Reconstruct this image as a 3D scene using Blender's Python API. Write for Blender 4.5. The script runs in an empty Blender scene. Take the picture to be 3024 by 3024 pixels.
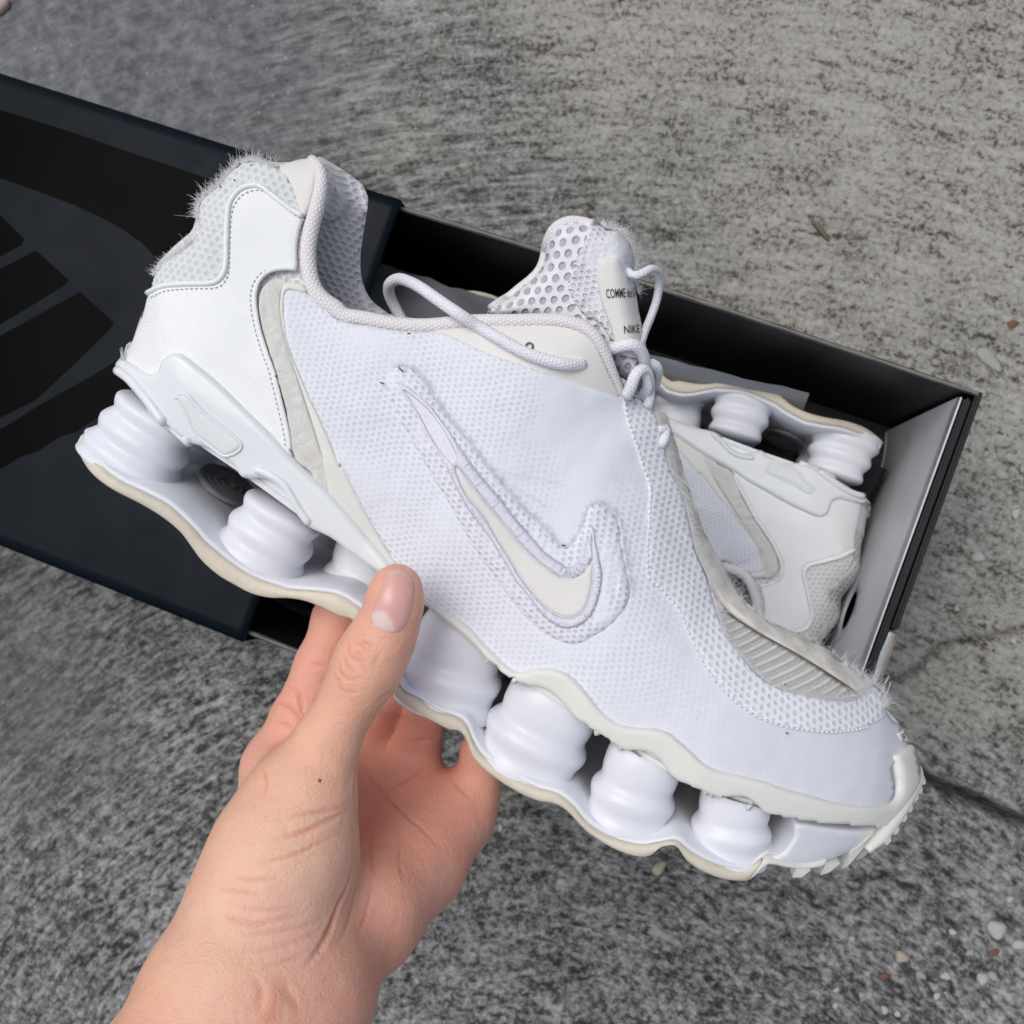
import bpy, bmesh, math, random
import numpy as np
from mathutils import Vector, Matrix, noise
from mathutils.bvhtree import BVHTree
from mathutils.kdtree import KDTree
from mathutils.geometry import delaunay_2d_cdt

random.seed(4); rng = np.random.default_rng(4)
SC = bpy.context.scene
COL = SC.collection

# ------------------------------------------------------------------ camera
F = 3024.0; CX = 1512.0            # photograph: focal length and centre, in its pixels
HC = 0.600                         # camera height above the ground
Zc = Vector((-281, 94, 1932)).normalized()                    # world up, in camera axes
Xc = Vector((11856, -4270, 1932)); Xc = (Xc - Zc * Xc.dot(Zc)).normalized()   # long side of the shoebox
Yc = Zc.cross(Xc)
RC = Matrix((Xc, Yc, Zc))          # camera -> world rotation
CAMPOS = Vector((0, 0, HC))
cam = bpy.data.cameras.new("camera"); camo = bpy.data.objects.new("camera", cam); COL.objects.link(camo)
camo.matrix_world = Matrix.Translation(CAMPOS) @ RC.to_4x4()
cam.sensor_width = 36; cam.lens = 36.0; cam.clip_start = 0.01; cam.clip_end = 200
cam.dof.use_dof = True; cam.dof.focus_distance = 0.318; cam.dof.aperture_fstop = 26
SC.camera = camo

# ------------------------------------------------------------------ world, sun, exposure
w = bpy.data.worlds.new("World"); SC.world = w; w.use_nodes = True
nt = w.node_tree; nt.nodes.clear()
LDIR = (RC @ Vector((-0.36, 0.28, 0.89))).normalized()         # towards the light, soft overcast brightness
sky = nt.nodes.new("ShaderNodeTexSky"); sky.sky_type = 'NISHITA'; sky.sun_disc = False
sky.sun_elevation = math.asin(LDIR.z); sky.sun_rotation = math.atan2(LDIR.x, LDIR.y)
sky.air_density = 1.0; sky.dust_density = 4.0; sky.ozone_density = 1.0
hs = nt.nodes.new("ShaderNodeHueSaturation"); hs.inputs['Saturation'].default_value = 0.68   # overcast: nearly grey sky
bg = nt.nodes.new("ShaderNodeBackground"); bg.inputs['Strength'].default_value = 0.108
wo = nt.nodes.new("ShaderNodeOutputWorld")
nt.links.new(sky.outputs[0], hs.inputs['Color']); nt.links.new(hs.outputs[0], bg.inputs[0]); nt.links.new(bg.outputs[0], wo.inputs[0])
sun = bpy.data.lights.new("sun", 'SUN'); sun.energy = 1.4; sun.angle = math.radians(40); sun.color = (1.0, 0.98, 0.95)
suno = bpy.data.objects.new("sun", sun); COL.objects.link(suno)
suno.rotation_euler = LDIR.to_track_quat('Z', 'Y').to_euler(); suno.location = (0, 0, 3)
SC.view_settings.view_transform = 'Standard'; SC.view_settings.look = 'None'
SC.view_settings.exposure = -0.06; SC.view_settings.gamma = 1.0; SC.view_settings.use_curve_mapping = False

# ------------------------------------------------------------------ pixel helpers
def pray(px, py):                   # pixel of the photograph -> world direction
    return RC @ Vector(((px - CX) / F, -(py - CX) / F, -1.0))
def at_z(px, py, z):                # pixel -> world point on the level z
    d = pray(px, py); return CAMPOS + d * ((z - HC) / d.z)
def at_depth(px, py, dep):          # pixel -> world point at a depth along the optical axis
    return CAMPOS + pray(px, py) * dep
def crop(x0, y0, wd):               # converter from an enlarged view of the photograph
    k = wd / 1932.0
    return lambda pts: [(x0 + x * k, y0 + y * k) for x, y in pts]
A = crop(200, 400, 1000); B = crop(1000, 500, 1000); C = crop(1100, 1000, 1000); D_ = crop(1900, 1100, 1000)
E_ = crop(1800, 1800, 1000); F_ = crop(1000, 1700, 1000); G = crop(200, 1000, 1000); H = crop(1500, 600, 600)
L = crop(0, 150, 1250); K = lambda pts: [(300 + x * .7372, 1600 + y * .7372) for x, y in pts]
S = lambda pts: [(x * 1.56522, y * 1.56522) for x, y in pts]

# ------------------------------------------------------------------ materials
def srgb(r, g, b):
    f = lambda c: (c / 255 / 12.92) if c <= 10 else ((c / 255 + .055) / 1.055) ** 2.4
    return (f(r), f(g), f(b), 1)
class NT:
    def __init__(s, name):
        s.m = bpy.data.materials.new(name); s.m.use_nodes = True; s.t = s.m.node_tree
        s.b = s.t.nodes["Principled BSDF"]; s.x = {}
    def n(s, typ, **kw):
        nd = s.t.nodes.new("ShaderNode" + typ)
        for k, v in kw.items(): setattr(nd, k, v)
        return nd
    def l(s, a, b): s.t.links.new(a, b)
    def co(s, which='Object'):
        if 'tc' not in s.x: s.x['tc'] = s.n('TexCoord')
        return s.x['tc'].outputs[which]
    def math(s, op, a, b=None, c=None):
        nd = s.n('Math', operation=op)
        for i, v in enumerate((a, b, c)):
            if v is None: continue
            if isinstance(v, (int, float)): nd.inputs[i].default_value = v
            else: s.l(v, nd.inputs[i])
        return nd.outputs[0]
    def mapping(s, vec, scale=(1, 1, 1), rot=(0, 0, 0), loc=(0, 0, 0)):
        m = s.n('Mapping'); m.inputs['Scale'].default_value = scale; m.inputs['Rotation'].default_value = rot; m.inputs['Location'].default_value = loc
        s.l(vec, m.inputs[0]); return m.outputs[0]
    def noise(s, vec, scale, detail=3, rough=.5, dist=0):
        nd = s.n('TexNoise'); nd.inputs['Scale'].default_value = scale; nd.inputs['Detail'].default_value = detail
        nd.inputs['Roughness'].default_value = rough; nd.inputs['Distortion'].default_value = dist
        s.l(vec, nd.inputs['Vector']); return nd.outputs[0]
    def ramp(s, fac, stops, interp='LINEAR'):
        r = s.n('ValToRGB'); r.color_ramp.interpolation = interp; el = r.color_ramp.elements
        while len(el) > 1: el.remove(el[-1])
        for i, (p, c) in enumerate(stops):
            c = c if len(c) == 4 else (*c, 1)
            if i == 0: el[0].position = p; el[0].color = c
            else: e = el.new(p); e.color = c
        s.l(fac, r.inputs[0]); return r.outputs[0]
    def mix(s, fac, a, b, blend='MIX'):
        nd = s.n('MixRGB', blend_type=blend)
        for i, v in enumerate((fac, a, b)):
            if isinstance(v, (int, float)): nd.inputs[i].default_value = v
            elif isinstance(v, tuple): nd.inputs[i].default_value = v if len(v) == 4 else (*v, 1)
            else: s.l(v, nd.inputs[i])
        return nd.outputs[0]
    def bump(s, h, dist, strength=1.0):
        nd = s.n('Bump'); nd.inputs['Distance'].default_value = dist; nd.inputs['Strength'].default_value = strength
        s.l(h, nd.inputs['Height'])
        if 'bump' in s.x: s.l(s.x['bump'], nd.inputs['Normal'])
        s.x['bump'] = nd.outputs[0]; s.l(nd.outputs[0], s.b.inputs['Normal']); return nd
    def set(s, **kw):
        for k, v in kw.items():
            k = k.replace('_', ' ')
            i = s.b.inputs[k]
            if isinstance(v, (int, float, tuple)): i.default_value = v
            else: s.l(v, i)
        return s
def hexdots(s, vec, pitch, ax=1.0, ay=1.0, rot=0.0):
    """distance to the nearest point of a hexagonal lattice (0 at a point, ~.58 in between)"""
    v = s.mapping(vec, (ax / pitch, ay / pitch, 0), (0, 0, rot))
    def cell(off):
        a = s.n('VectorMath', operation='ADD'); a.inputs[1].default_value = off; s.l(v, a.inputs[0])
        m = s.n('VectorMath', operation='WRAP'); m.inputs[1].default_value = (.5, .866, 1); m.inputs[2].default_value = (-.5, -.866, -1)
        s.l(a.outputs[0], m.inputs[0])
        q = s.n('VectorMath', operation='MULTIPLY'); q.inputs[1].default_value = (1, 1, 0); s.l(m.outputs[0], q.inputs[0])
        ln = s.n('VectorMath', operation='LENGTH'); s.l(q.outputs[0], ln.inputs[0]); return ln.outputs['Value']
    return s.math('MINIMUM', cell((0, 0, 0)), cell((.5, .866, 0)))
def weave(s, vec, pitch, rot, depth, op='X'):
    wv = s.n('TexWave'); wv.wave_type = 'BANDS'; wv.bands_direction = op
    wv.inputs['Scale'].default_value = math.pi / 10 / pitch; wv.inputs['Distortion'].default_value = 0
    s.l(s.mapping(vec, rot=(0, 0, rot)), wv.inputs['Vector'])
    if depth: s.bump(wv.outputs['Fac'], depth)
    return wv.outputs['Fac']
M = {}
def plain(name, col, rough=.5, var=.06, grain=None, depth=.0002, spec=.5, sss=0, dirt_and_shade=None):
    s = NT(name); co = s.co()
    n1 = s.noise(co, 35, 4, .6)
    c2 = tuple(x * (1 - var * 2.2) for x in col[:3])
    base = s.ramp(n1, [(.3, c2), (.7, col)])
    if dirt_and_shade:
        d = s.noise(co, dirt_and_shade[1], 5, .65)
        base = s.mix(s.ramp(d, [(dirt_and_shade[2], (0, 0, 0)), (dirt_and_shade[2] + .12, (1, 1, 1))]), base, dirt_and_shade[0])
    s.set(Base_Color=base, Roughness=rough, Specular_IOR_Level=spec)
    if grain: s.bump(s.noise(co, grain, 3, .6), depth)
    if sss: s.set(Subsurface_Weight=sss, Subsurface_Radius=(1, .9, .8), Subsurface_Scale=.003)
    M[name] = s.m; return s

# white parts of the sneaker
plain('foam_white', (.82, .84, .90), .33, .02, 900, .00006, .4, .12, dirt_and_shade=((.55, .52, .47, 1), 60, .69))
plain('tpu_white', (.84, .87, .89), .28, .015, 500, .00003, .45, .12)
plain('tpu_insert', (.80, .83, .84), .5, .015, 2500, .00008, .4)
plain('cream_rubber', (.80, .81, .75), .42, .03, 700, .00006, .4, .1, dirt_and_shade=((.50, .45, .36, 1), 70, .70))
plain('yellow_sole', (.76, .71, .58), .55, .10, 500, .00025, .35, .1, dirt_and_shade=((.42, .30, .18, 1), 55, .66))
plain('synthetic', (.80, .79, .75), .5, .03, 1200, .00008, .4)
plain('thread', (.86, .86, .90), .8, .03, None)
plain('fray', (.90, .90, .91), .9, .02, None)
plain('carrier_dark', (.13, .13, .15), .5, .1)  # underside coloured dark to deepen the shade in the gaps between columns
plain('medallion', (.30, .30, .32), .4, .1, 200, .0003)
plain('hair', (.60, .60, .60), .8, .04, None)
plain('tape', (.55, .56, .58), .15, .05, 300, .0003, .8)
plain('kraft', (.36, .28, .20), .8, .15, 900, .0002)
plain('rim_card', (.24, .225, .20), .8, .2, 1200, .0001)
plain('ink', (.015, .015, .017), .6, .0)
plain('dark_fleck', (.20, .155, .11), .8, .2)
plain('eyelet_metal', (.05, .04, .04), .2, .0, None, 0, .8)
def twill():
    s = NT('twill'); co = s.co()
    wv = weave(s, co, .00085, .06, .00007, 'Y'); w2 = weave(s, co, .0006, 1.2, .00003, 'Y')
    c = s.mix(wv, (.875, .895, .90, 1), (.915, .935, .94, 1))
    s.set(Base_Color=c, Roughness=.45, Specular_IOR_Level=.4); M['twill'] = s.m
twill()
def fabric_mesh(name, pitch, col, hole, rot=.25, depth=.0004, lo=.20, hi=.34, soft=None, ax=1, ay=1.35, plain_from=None):
    s = NT(name); co = s.co()
    wob = s.n('VectorMath', operation='ADD'); ns = s.n('TexNoise'); ns.inputs['Scale'].default_value = 45; s.l(co, ns.inputs['Vector'])
    sc = s.n('VectorMath', operation='SCALE'); sc.inputs['Scale'].default_value = .0035; s.l(ns.outputs['Color'], sc.inputs[0])
    s.l(co, wob.inputs[0]); s.l(sc.outputs[0], wob.inputs[1])
    d = hexdots(s, wob.outputs[0], pitch, ax, ay, rot)
    f = s.ramp(d, [(lo, (0, 0, 0)), (hi, (1, 1, 1))])
    if soft:      # the weave closes in places
        g = s.ramp(s.noise(co, soft[0], 2), [(soft[1], (0, 0, 0)), (soft[1] + .2, (1, 1, 1))])
        f = s.mix(g, f, (1, 1, 1, 1))
    if plain_from:   # towards the toe the knit has no openings
        sp_ = s.n('SeparateXYZ'); s.l(co, sp_.inputs[0])
        g2 = s.ramp(s.math('ADD', sp_.outputs[0], s.math('MULTIPLY', s.math('SUBTRACT', s.noise(co, 30, 2), .5), .05)), [(0, (0, 0, 0)), (plain_from[0], (0, 0, 0)), (plain_from[1], (.85, .85, .85))])
        f = s.mix(g2, f, (.93, .93, .93, 1)); col_ = s.mix(g2, col, (.74, .745, .82, 1))
    c = s.mix(f, hole, col_ if plain_from else col)
    fine = s.noise(s.mapping(co, (1, 3.2, 1), (0, 0, .5)), 900, 2)
    c = s.mix(s.math('MULTIPLY', fine, .16), c, (.55, .55, .62, 1))
    s.set(Base_Color=c, Roughness=.85, Specular_IOR_Level=.2)
    s.bump(f, depth, .9); s.bump(fine, .00015, .8)
    M[name] = s.m; return s
fabric_mesh('mesh_side', .0024, (.83, .86, .92, 1), (.69, .715, .78, 1), soft=(24, .42), depth=.00016, lo=.14, hi=.38, plain_from=(.035, .095))
fabric_mesh('mesh_band', .0026, (.85, .88, .92, 1), (.69, .70, .765, 1), lo=.16, hi=.36, depth=.00025)
fabric_mesh('mesh_heel', .0029, (.75, .78, .76, 1), (.64, .67, .66, 1), rot=-.35, lo=.16, hi=.36, ay=1.2, depth=.0003)
fabric_mesh('mesh_swoosh', .0025, (.84, .86, .92, 1), (.70, .71, .785, 1), lo=.16, hi=.36, soft=(60, .50), depth=.0003)
fabric_mesh('mesh_tongue', .0040, (.84, .85, .90, 1), (.48, .49, .52, 1), rot=-.6, depth=.0007, lo=.20, hi=.34, ax=1.15, ay=.95)
fabric_mesh('lining', .0030, (.90, .88, .90, 1), (.72, .70, .73, 1), rot=-.25, depth=.0005, lo=.20, hi=.46, ay=1.3)
fabric_mesh('sheer', .0025, (.78, .79, .82, 1), (.68, .69, .72, 1), lo=.2, hi=.36, soft=(90, .44))
def ribbed():
    s = NT('ribbed'); co = s.co()
    wv = weave(s, co, .0021, .9, .0008, 'X'); n = s.noise(co, 1500, 2)
    s.set(Base_Color=s.mix(wv, (.60, .59, .565, 1), (.84, .83, .80, 1)), Roughness=.9); s.bump(n, .0003); M['ribbed'] = s.m
ribbed()
def velour():
    s = NT('velour'); co = s.co()
    n = s.noise(co, 260, 5, .7); n2 = s.noise(co, 60, 3)
    s.set(Base_Color=s.mix(n2, s.ramp(n, [(.3, (.62, .61, .57)), (.7, (.80, .79, .75))]), (.72, .71, .675, 1)), Roughness=.95); s.bump(n, .0012, .8); M['velour'] = s.m
velour()
def taupe():
    s = NT('taupe_film'); co = s.co(); n = s.noise(co, 130, 4, .6)
    s.set(Base_Color=s.ramp(n, [(.3, (.56, .53, .48)), (.55, (.74, .72, .67)), (.75, (.85, .84, .81))]), Roughness=.6); s.bump(n, .0008); M['taupe_film'] = s.m
taupe()
def cord(name, col, lo, k1=900, k2=5):
    s = NT(name); uv = s.co('UV')
    d = hexdots(s, s.mapping(uv, (1, 1, 1)), .0013, 1.0, 1.0, .45)
    f = s.ramp(d, [(.15, (1, 1, 1)), (.5, (0, 0, 0))])
    s.set(Base_Color=s.mix(f, lo, col), Roughness=.75); s.bump(f, .00022, .7); s.bump(s.noise(s.co(), 1800, 2), .00012, .6); M[name] = s.m
cord('braid', (.88, .85, .86, 1), (.74, .71, .72, 1))
cord('lace', (.88, .88, .93, 1), (.80, .80, .86, 1))
def embroidery():
    s = NT('embroidery'); uv = s.co('UV')
    n = s.noise(s.mapping(s.co(), (1, 1, 1)), 1600, 2)
    s.set(Base_Color=s.mix(n, (.76, .76, .86, 1), (.88, .88, .95, 1)), Roughness=.7); s.bump(n, .0004); M['embroidery'] = s.m
embroidery()
def box_mat(name, col, rough, spec, bumpd=.00006):
    s = NT(name); co = s.co(); n = s.noise(co, 12, 5, .6); n2 = s.noise(co, 900, 2)
    s.set(Base_Color=s.ramp(n, [(.3, tuple(c * .8 for c in col)), (.7, tuple(c * 1.15 for c in col))]),
          Roughness=s.ramp(s.noise(co, 40, 4), [(.3, (rough * .85,) * 3), (.7, (min(1, rough * 1.15),) * 3)]), Specular_IOR_Level=spec)
    s.bump(n2, bumpd, .5); M[name] = s.m
box_mat('box_matte', (.0042, .0078, .0130), .45, .085)
box_mat('box_gloss', (.0042, .0040, .0038), .16, .012, .00001)
box_mat('box_black', (.008, .009, .012), .5, .35)
box_mat('box_white', (.66, .67, .69), .45, .4)
def tissue():
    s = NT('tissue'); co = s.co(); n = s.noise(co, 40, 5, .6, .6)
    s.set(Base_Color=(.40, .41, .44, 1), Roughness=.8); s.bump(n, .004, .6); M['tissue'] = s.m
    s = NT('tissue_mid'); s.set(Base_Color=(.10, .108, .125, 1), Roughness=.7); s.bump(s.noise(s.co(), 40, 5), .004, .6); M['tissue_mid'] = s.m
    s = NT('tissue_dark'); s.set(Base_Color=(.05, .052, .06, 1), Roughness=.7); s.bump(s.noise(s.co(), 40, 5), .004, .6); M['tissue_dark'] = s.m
tissue()
def chip_mats():
    for i, c in enumerate([(.56, .55, .52), (.42, .42, .40), (.52, .47, .36), (.20, .10, .065), (.62, .50, .46)]):
        plain('stone_%d' % i, c, .8, .15, 500, .0003)
chip_mats()
def ground_mat():
    s = NT('concrete'); co = s.co()
    cen = at_z(1560, 4158, 0)
    p = s.mapping(co, loc=(-cen.x, -cen.y, 0))
    sep = s.n('SeparateXYZ'); s.l(p, sep.inputs[0])
    r = s.math('SQRT', s.math('ADD', s.math('MULTIPLY', sep.outputs[0], sep.outputs[0]), s.math('MULTIPLY', sep.outputs[1], sep.outputs[1])))
    th = s.math('ARCTAN2', sep.outputs[0], sep.outputs[1])
    cmb = s.n('CombineXYZ'); s.l(s.math('MULTIPLY', r, 310.), cmb.inputs[0]); s.l(s.math('MULTIPLY', th, 52.), cmb.inputs[1])
    streak = s.noise(cmb.outputs[0], 1, 3, .6, .25)
    cm2 = s.n('CombineXYZ'); s.l(s.math('MULTIPLY', r, 130.), cm2.inputs[0]); s.l(s.math('MULTIPLY', th, 16.), cm2.inputs[1])
    broad = s.noise(cm2.outputs[0], 1, 2, .5, .3)
    iso = s.noise(co, 330, 5, .68, .6)
    iso2 = s.noise(co, 150, 3, .6, .3)
    amt = s.ramp(s.noise(co, 6, 2), [(.32, (.55,) * 3), (.56, (1.0,) * 3)])       # how strongly the trowel marks show
    d0 = s.n('VectorMath', operation='DOT_PRODUCT'); s.l(co, d0.inputs[0]); d0.inputs[1].default_value = (.55, .83, 0)
    worn = s.ramp(s.math('ADD', d0.outputs['Value'], s.math('MULTIPLY', s.math('SUBTRACT', s.noise(co, 6, 3), .5), .3)), [(0.0, (1, 1, 1)), (.17, (.42, .42, .42))])
    amt = s.math('MULTIPLY', amt, worn)
    v = s.mix(amt, iso, streak)
    v = s.mix(.32, v, iso)
    v = s.mix(.22, v, broad); v = s.mix(.14, v, iso2)
    v = s.math('ADD', v, s.math('MULTIPLY', s.math('SUBTRACT', s.noise(co, 22, 3, .55), .5), .11))
    cool = s.ramp(v, [(.41, (.026, .026, .024)), (.465, (.080, .080, .077)), (.515, (.185, .185, .18)), (.60, (.36, .36, .35)), (.68, (.46, .46, .44))])
    warm = s.ramp(v, [(.395, (.062, .055, .042)), (.44, (.155, .146, .123)), (.485, (.30, .292, .26)), (.57, (.385, .378, .345)), (.68, (.47, .465, .44))])
    # the slab beyond the box is paler and warmer than the strip towards the viewer
    d = s.n('VectorMath', operation='DOT_PRODUCT'); s.l(co, d.inputs[0]); d.inputs[1].default_value = (.55, .83, 0)
    gm = s.math('ADD', s.math('MULTIPLY', d.outputs['Value'], 3.2), s.math('MULTIPLY', s.math('SUBTRACT', s.noise(co, 9, 4, .6), .5), 1.6))
    g = s.ramp(gm, [(.05, (0, 0, 0)), (.62, (1, 1, 1))])
    c = s.mix(g, cool, warm)
    # pale ridges left by the trowel, long arcs
    cm3 = s.n('CombineXYZ'); s.l(s.math('MULTIPLY', r, 190.), cm3.inputs[0]); s.l(s.math('MULTIPLY', th, 13.), cm3.inputs[1])
    arcs = s.ramp(s.noise(cm3.outputs[0], 1, 3, .6, .35), [(.53, (0, 0, 0)), (.66, (1, 1, 1))])
    am = s.ramp(s.noise(s.mapping(co, loc=(5, 2, 0)), 14, 3), [(.36, (0, 0, 0)), (.58, (1, 1, 1))])
    c = s.mix(s.math('MULTIPLY', s.math('MULTIPLY', arcs, am), s.math('MULTIPLY', s.math('MULTIPLY', iso, 1.1), s.math('SUBTRACT', 1.0, g))), c, (.40, .405, .40, 1))
    c0 = c
    # smooth laitance patch
    pc = at_z(300, 200, 0)
    dv = s.n('VectorMath', operation='DISTANCE'); s.l(co, dv.inputs[0]); dv.inputs[1].default_value = (pc.x, pc.y, 0)
    pm = s.ramp(s.math('ADD', dv.outputs['Value'], s.math('MULTIPLY', s.noise(co, 25, 4), .12)), [(.16, (1, 1, 1)), (.27, (0, 0, 0))])
    sm = s.ramp(s.noise(co, 90, 5, .65), [(.35, (.09, .095, .105)), (.5, (.15, .158, .17)), (.68, (.24, .25, .26))])
    c = s.mix(s.math('MULTIPLY', pm, .8), c, sm)
    pc2 = at_z(20, 2050, 0); dv2 = s.n('VectorMath', operation='DISTANCE'); s.l(co, dv2.inputs[0]); dv2.inputs[1].default_value = (pc2.x, pc2.y, 0)
    pm2 = s.ramp(s.math('ADD', dv2.outputs['Value'], s.math('MULTIPLY', s.noise(co, 25, 4), .10)), [(.08, (1, 1, 1)), (.17, (0, 0, 0))])
    c = s.mix(s.math('MULTIPLY', pm2, .65), c, s.ramp(s.noise(co, 120, 5, .65), [(.35, (.06, .067, .07)), (.5, (.10, .112, .115)), (.68, (.17, .18, .18))]))
    # pale grit in the surface
    vo = s.n('TexVoronoi'); vo.inputs['Scale'].default_value = 210; s.l(co, vo.inputs['Vector'])
    sc = s.n('SeparateColor'); s.l(vo.outputs['Color'], sc.inputs[0])
    gr = s.math('MULTIPLY', s.ramp(vo.outputs['Distance'], [(.14, (1, 1, 1)), (.24, (0, 0, 0))]), s.math('GREATER_THAN', sc.outputs[0], .90))
    c = s.mix(s.math('MULTIPLY', gr, .5), c, (.48, .48, .46, 1))
    dm = s.n('VertexColor'); dm.layer_name = 'dirt_and_shade'; c = s.mix(dm.outputs[0], c, (.012, .012, .011, 1))  # shade inside the joint and crack, painted dark into the ground colour
    s.set(Base_Color=c, Roughness=.85, Specular_IOR_Level=.3)
    s.bump(v, .0028, .5); s.bump(gr, .0008, .6)
    M['concrete'] = s.m
ground_mat()
def skin():
    s = NT('skin'); co = s.co()
    at = s.n('VertexColor'); at.layer_name = 'tone'
    n = s.noise(co, 130, 4, .6); n2 = s.noise(co, 1700, 3, .6)
    c = s.mix(s.math('MULTIPLY', n, .34), at.outputs[0], (.66, .24, .17, 1))
    bl = s.ramp(s.noise(co, 48, 4, .65, .6), [(.38, (0, 0, 0)), (.66, (1, 1, 1))]); c = s.mix(s.math('MULTIPLY', bl, .42), c, (.80, .42, .36, 1))
    b2 = s.ramp(s.noise(s.mapping(co, loc=(3, 1, 2)), 30, 4, .6, .4), [(.5, (0, 0, 0)), (.72, (1, 1, 1))]); c = s.mix(s.math('MULTIPLY', b2, .30), c, (.84, .62, .50, 1))
    ve = s.n('TexVoronoi', feature='DISTANCE_TO_EDGE'); ve.inputs['Scale'].default_value = 640; s.l(s.mapping(co, (1, 1.7, 1), (0, 0, .6)), ve.inputs['Vector'])
    ln = s.ramp(ve.outputs['Distance'], [(0, (0, 0, 0)), (.12, (1, 1, 1))])
    s.set(Base_Color=c, Roughness=.5, Specular_IOR_Level=.4, Subsurface_Weight=.22, Subsurface_Radius=(1, .32, .2), Subsurface_Scale=.004)
    vo = s.n('TexVoronoi'); vo.inputs['Scale'].default_value = 950; s.l(s.mapping(co, (1, 1.4, 1)), vo.inputs['Vector'])
    s.bump(s.noise(s.mapping(co, (1, 1, 1)), 240, 4, .6, .5), .0005, .6); s.bump(s.noise(co, 260, 3, .55, 2.2), .0005, .5); s.bump(ln, .00007, .5); s.bump(vo.outputs['Distance'], .00012, .7); s.bump(n2, .00012, .6); M['skin'] = s.m
    s = NT('nail'); at = s.n('VertexColor'); at.layer_name = 'tone'
    s.set(Base_Color=at.outputs[0], Roughness=.28, Specular_IOR_Level=.5, Subsurface_Weight=.15, Subsurface_Radius=(1, .4, .3), Subsurface_Scale=.002)
    s.bump(s.noise(s.co(), 300, 2), .0001); M['nail'] = s.m
skin()

# ------------------------------------------------------------------ mesh helpers
def new_obj(name, verts, faces, mat, parent=None, smooth=True, uv=None, kind=None):
    me = bpy.data.meshes.new(name)
    me.from_pydata([tuple(v) for v in verts], [], [tuple(f) for f in faces])
    if uv is not None:
        ul = me.uv_layers.new(name='UVMap'); li = np.zeros(len(me.loops), dtype=np.int32); me.loops.foreach_get('vertex_index', li)
        ul.data.foreach_set('uv', np.asarray(uv, dtype=np.float32)[li].ravel())
    if smooth: me.polygons.foreach_set('use_smooth', [True] * len(me.polygons))
    me.materials.append(M[mat] if isinstance(mat, str) else mat)
    o = bpy.data.objects.new(name, me); COL.objects.link(o)
    if parent: o.parent = parent
    if kind: o['kind'] = kind
    return o
def tag(o, label=None, cat=None, group=None, kind=None):
    if label: o['label'] = label
    if cat: o['category'] = cat
    if group: o['group'] = group
    if kind: o['kind'] = kind
    return o
def catmull(P, n, closed=False):
    P = np.array(P, float); N = len(P); out = []
    for i in range(N if closed else N - 1):
        if closed: p = [P[(i + k - 1) % N] for k in range(4)]
        else: p = [P[max(i - 1, 0)], P[i], P[i + 1], P[min(i + 2, N - 1)]]
        for k in range(n):
            t = k / n
            out.append(.5 * (2 * p[1] + (p[2] - p[0]) * t + (2 * p[0] - 5 * p[1] + 4 * p[2] - p[3]) * t * t + (3 * p[1] - p[0] - 3 * p[2] + p[3]) * t ** 3))
    if not closed: out.append(P[-1])
    return np.array(out)
def resample(P, step, closed=False):
    P = np.array(P, float)
    Q = np.vstack([P, P[:1]]) if closed else P
    seg = np.linalg.norm(np.diff(Q, axis=0), axis=1); cum = np.r_[0, np.cumsum(seg)]
    n = max(3 if closed else 1, int(round(cum[-1] / step)))
    t = np.linspace(0, cum[-1], n + 1)
    R = np.stack([np.interp(t, cum, Q[:, k]) for k in range(Q.shape[1])], 1)
    return R[:-1] if closed else R
def inside(poly, pts):
    x, y = pts[:, 0], pts[:, 1]; r = np.zeros(len(pts), bool); n = len(poly); j = n - 1
    for i in range(n):
        xi, yi = poly[i]; xj, yj = poly[j]
        if yi != yj:
            c = ((yi > y) != (yj > y)) & (x < (xj - xi) * (y - yi) / (yj - yi) + xi); r ^= c
        j = i
    return r
def dist_poly(poly, pts):
    a = np.asarray(poly); b = np.roll(a, -1, 0); best = np.full(len(pts), 1e9)
    for i in range(len(a)):
        d = b[i] - a[i]; l = d @ d + 1e-12
        t = np.clip(((pts - a[i]) @ d) / l, 0, 1)
        q = pts - (a[i] + t[:, None] * d); best = np.minimum(best, (q * q).sum(1))
    return np.sqrt(best)
def flat_mesh(poly, step, rings=()):
    """triangulate a 2D outline: returns points, triangles, number of outline points, distance to the outline"""
    nb = len(poly); poly = np.asarray(poly, float)
    x0, y0 = poly.min(0); x1, y1 = poly.max(0)
    xs = np.arange(x0, x1, step); ys = np.arange(y0, y1, step * .866)
    gx, gy = np.meshgrid(xs, ys); gx = gx + (np.arange(len(ys)) % 2)[:, None] * step * .5
    g = np.stack([gx.ravel(), gy.ravel()], 1)
    g = g[inside(poly, g)]
    dg = dist_poly(poly, g)
    g = g[dg > step * .55 + (max(rings) if rings else 0)]
    pts = [poly]
    tan = np.roll(poly, -1, 0) - np.roll(poly, 1, 0); nrm = np.stack([-tan[:, 1], tan[:, 0]], 1); nrm /= np.linalg.norm(nrm, axis=1)[:, None] + 1e-9
    area = .5 * np.sum(poly[:, 0] * np.roll(poly[:, 1], -1) - np.roll(poly[:, 0], -1) * poly[:, 1])
    if area < 0: nrm = -nrm
    for r in rings:
        q = poly + nrm * r; ok = inside(poly, q); q = q[ok]
        q = q[dist_poly(poly, q) > r * .8]; pts.append(q)
    pts.append(g); P = np.vstack(pts)
    res = delaunay_2d_cdt([Vector(p) for p in P], [], [list(range(nb))], 1, 1e-6)
    V = np.array([tuple(v) for v in res[0]]); T = [list(t) for t in res[2]]
    # map outline points to their output index
    inv = {}
    for oi, src in enumerate(res[3]):
        for sidx in src: inv[sidx] = oi
    ring = [inv.get(k, None) for k in range(nb)]; ring = [r for r in ring if r is not None]
    return V, T, ring, dist_poly(poly, V)
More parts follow.
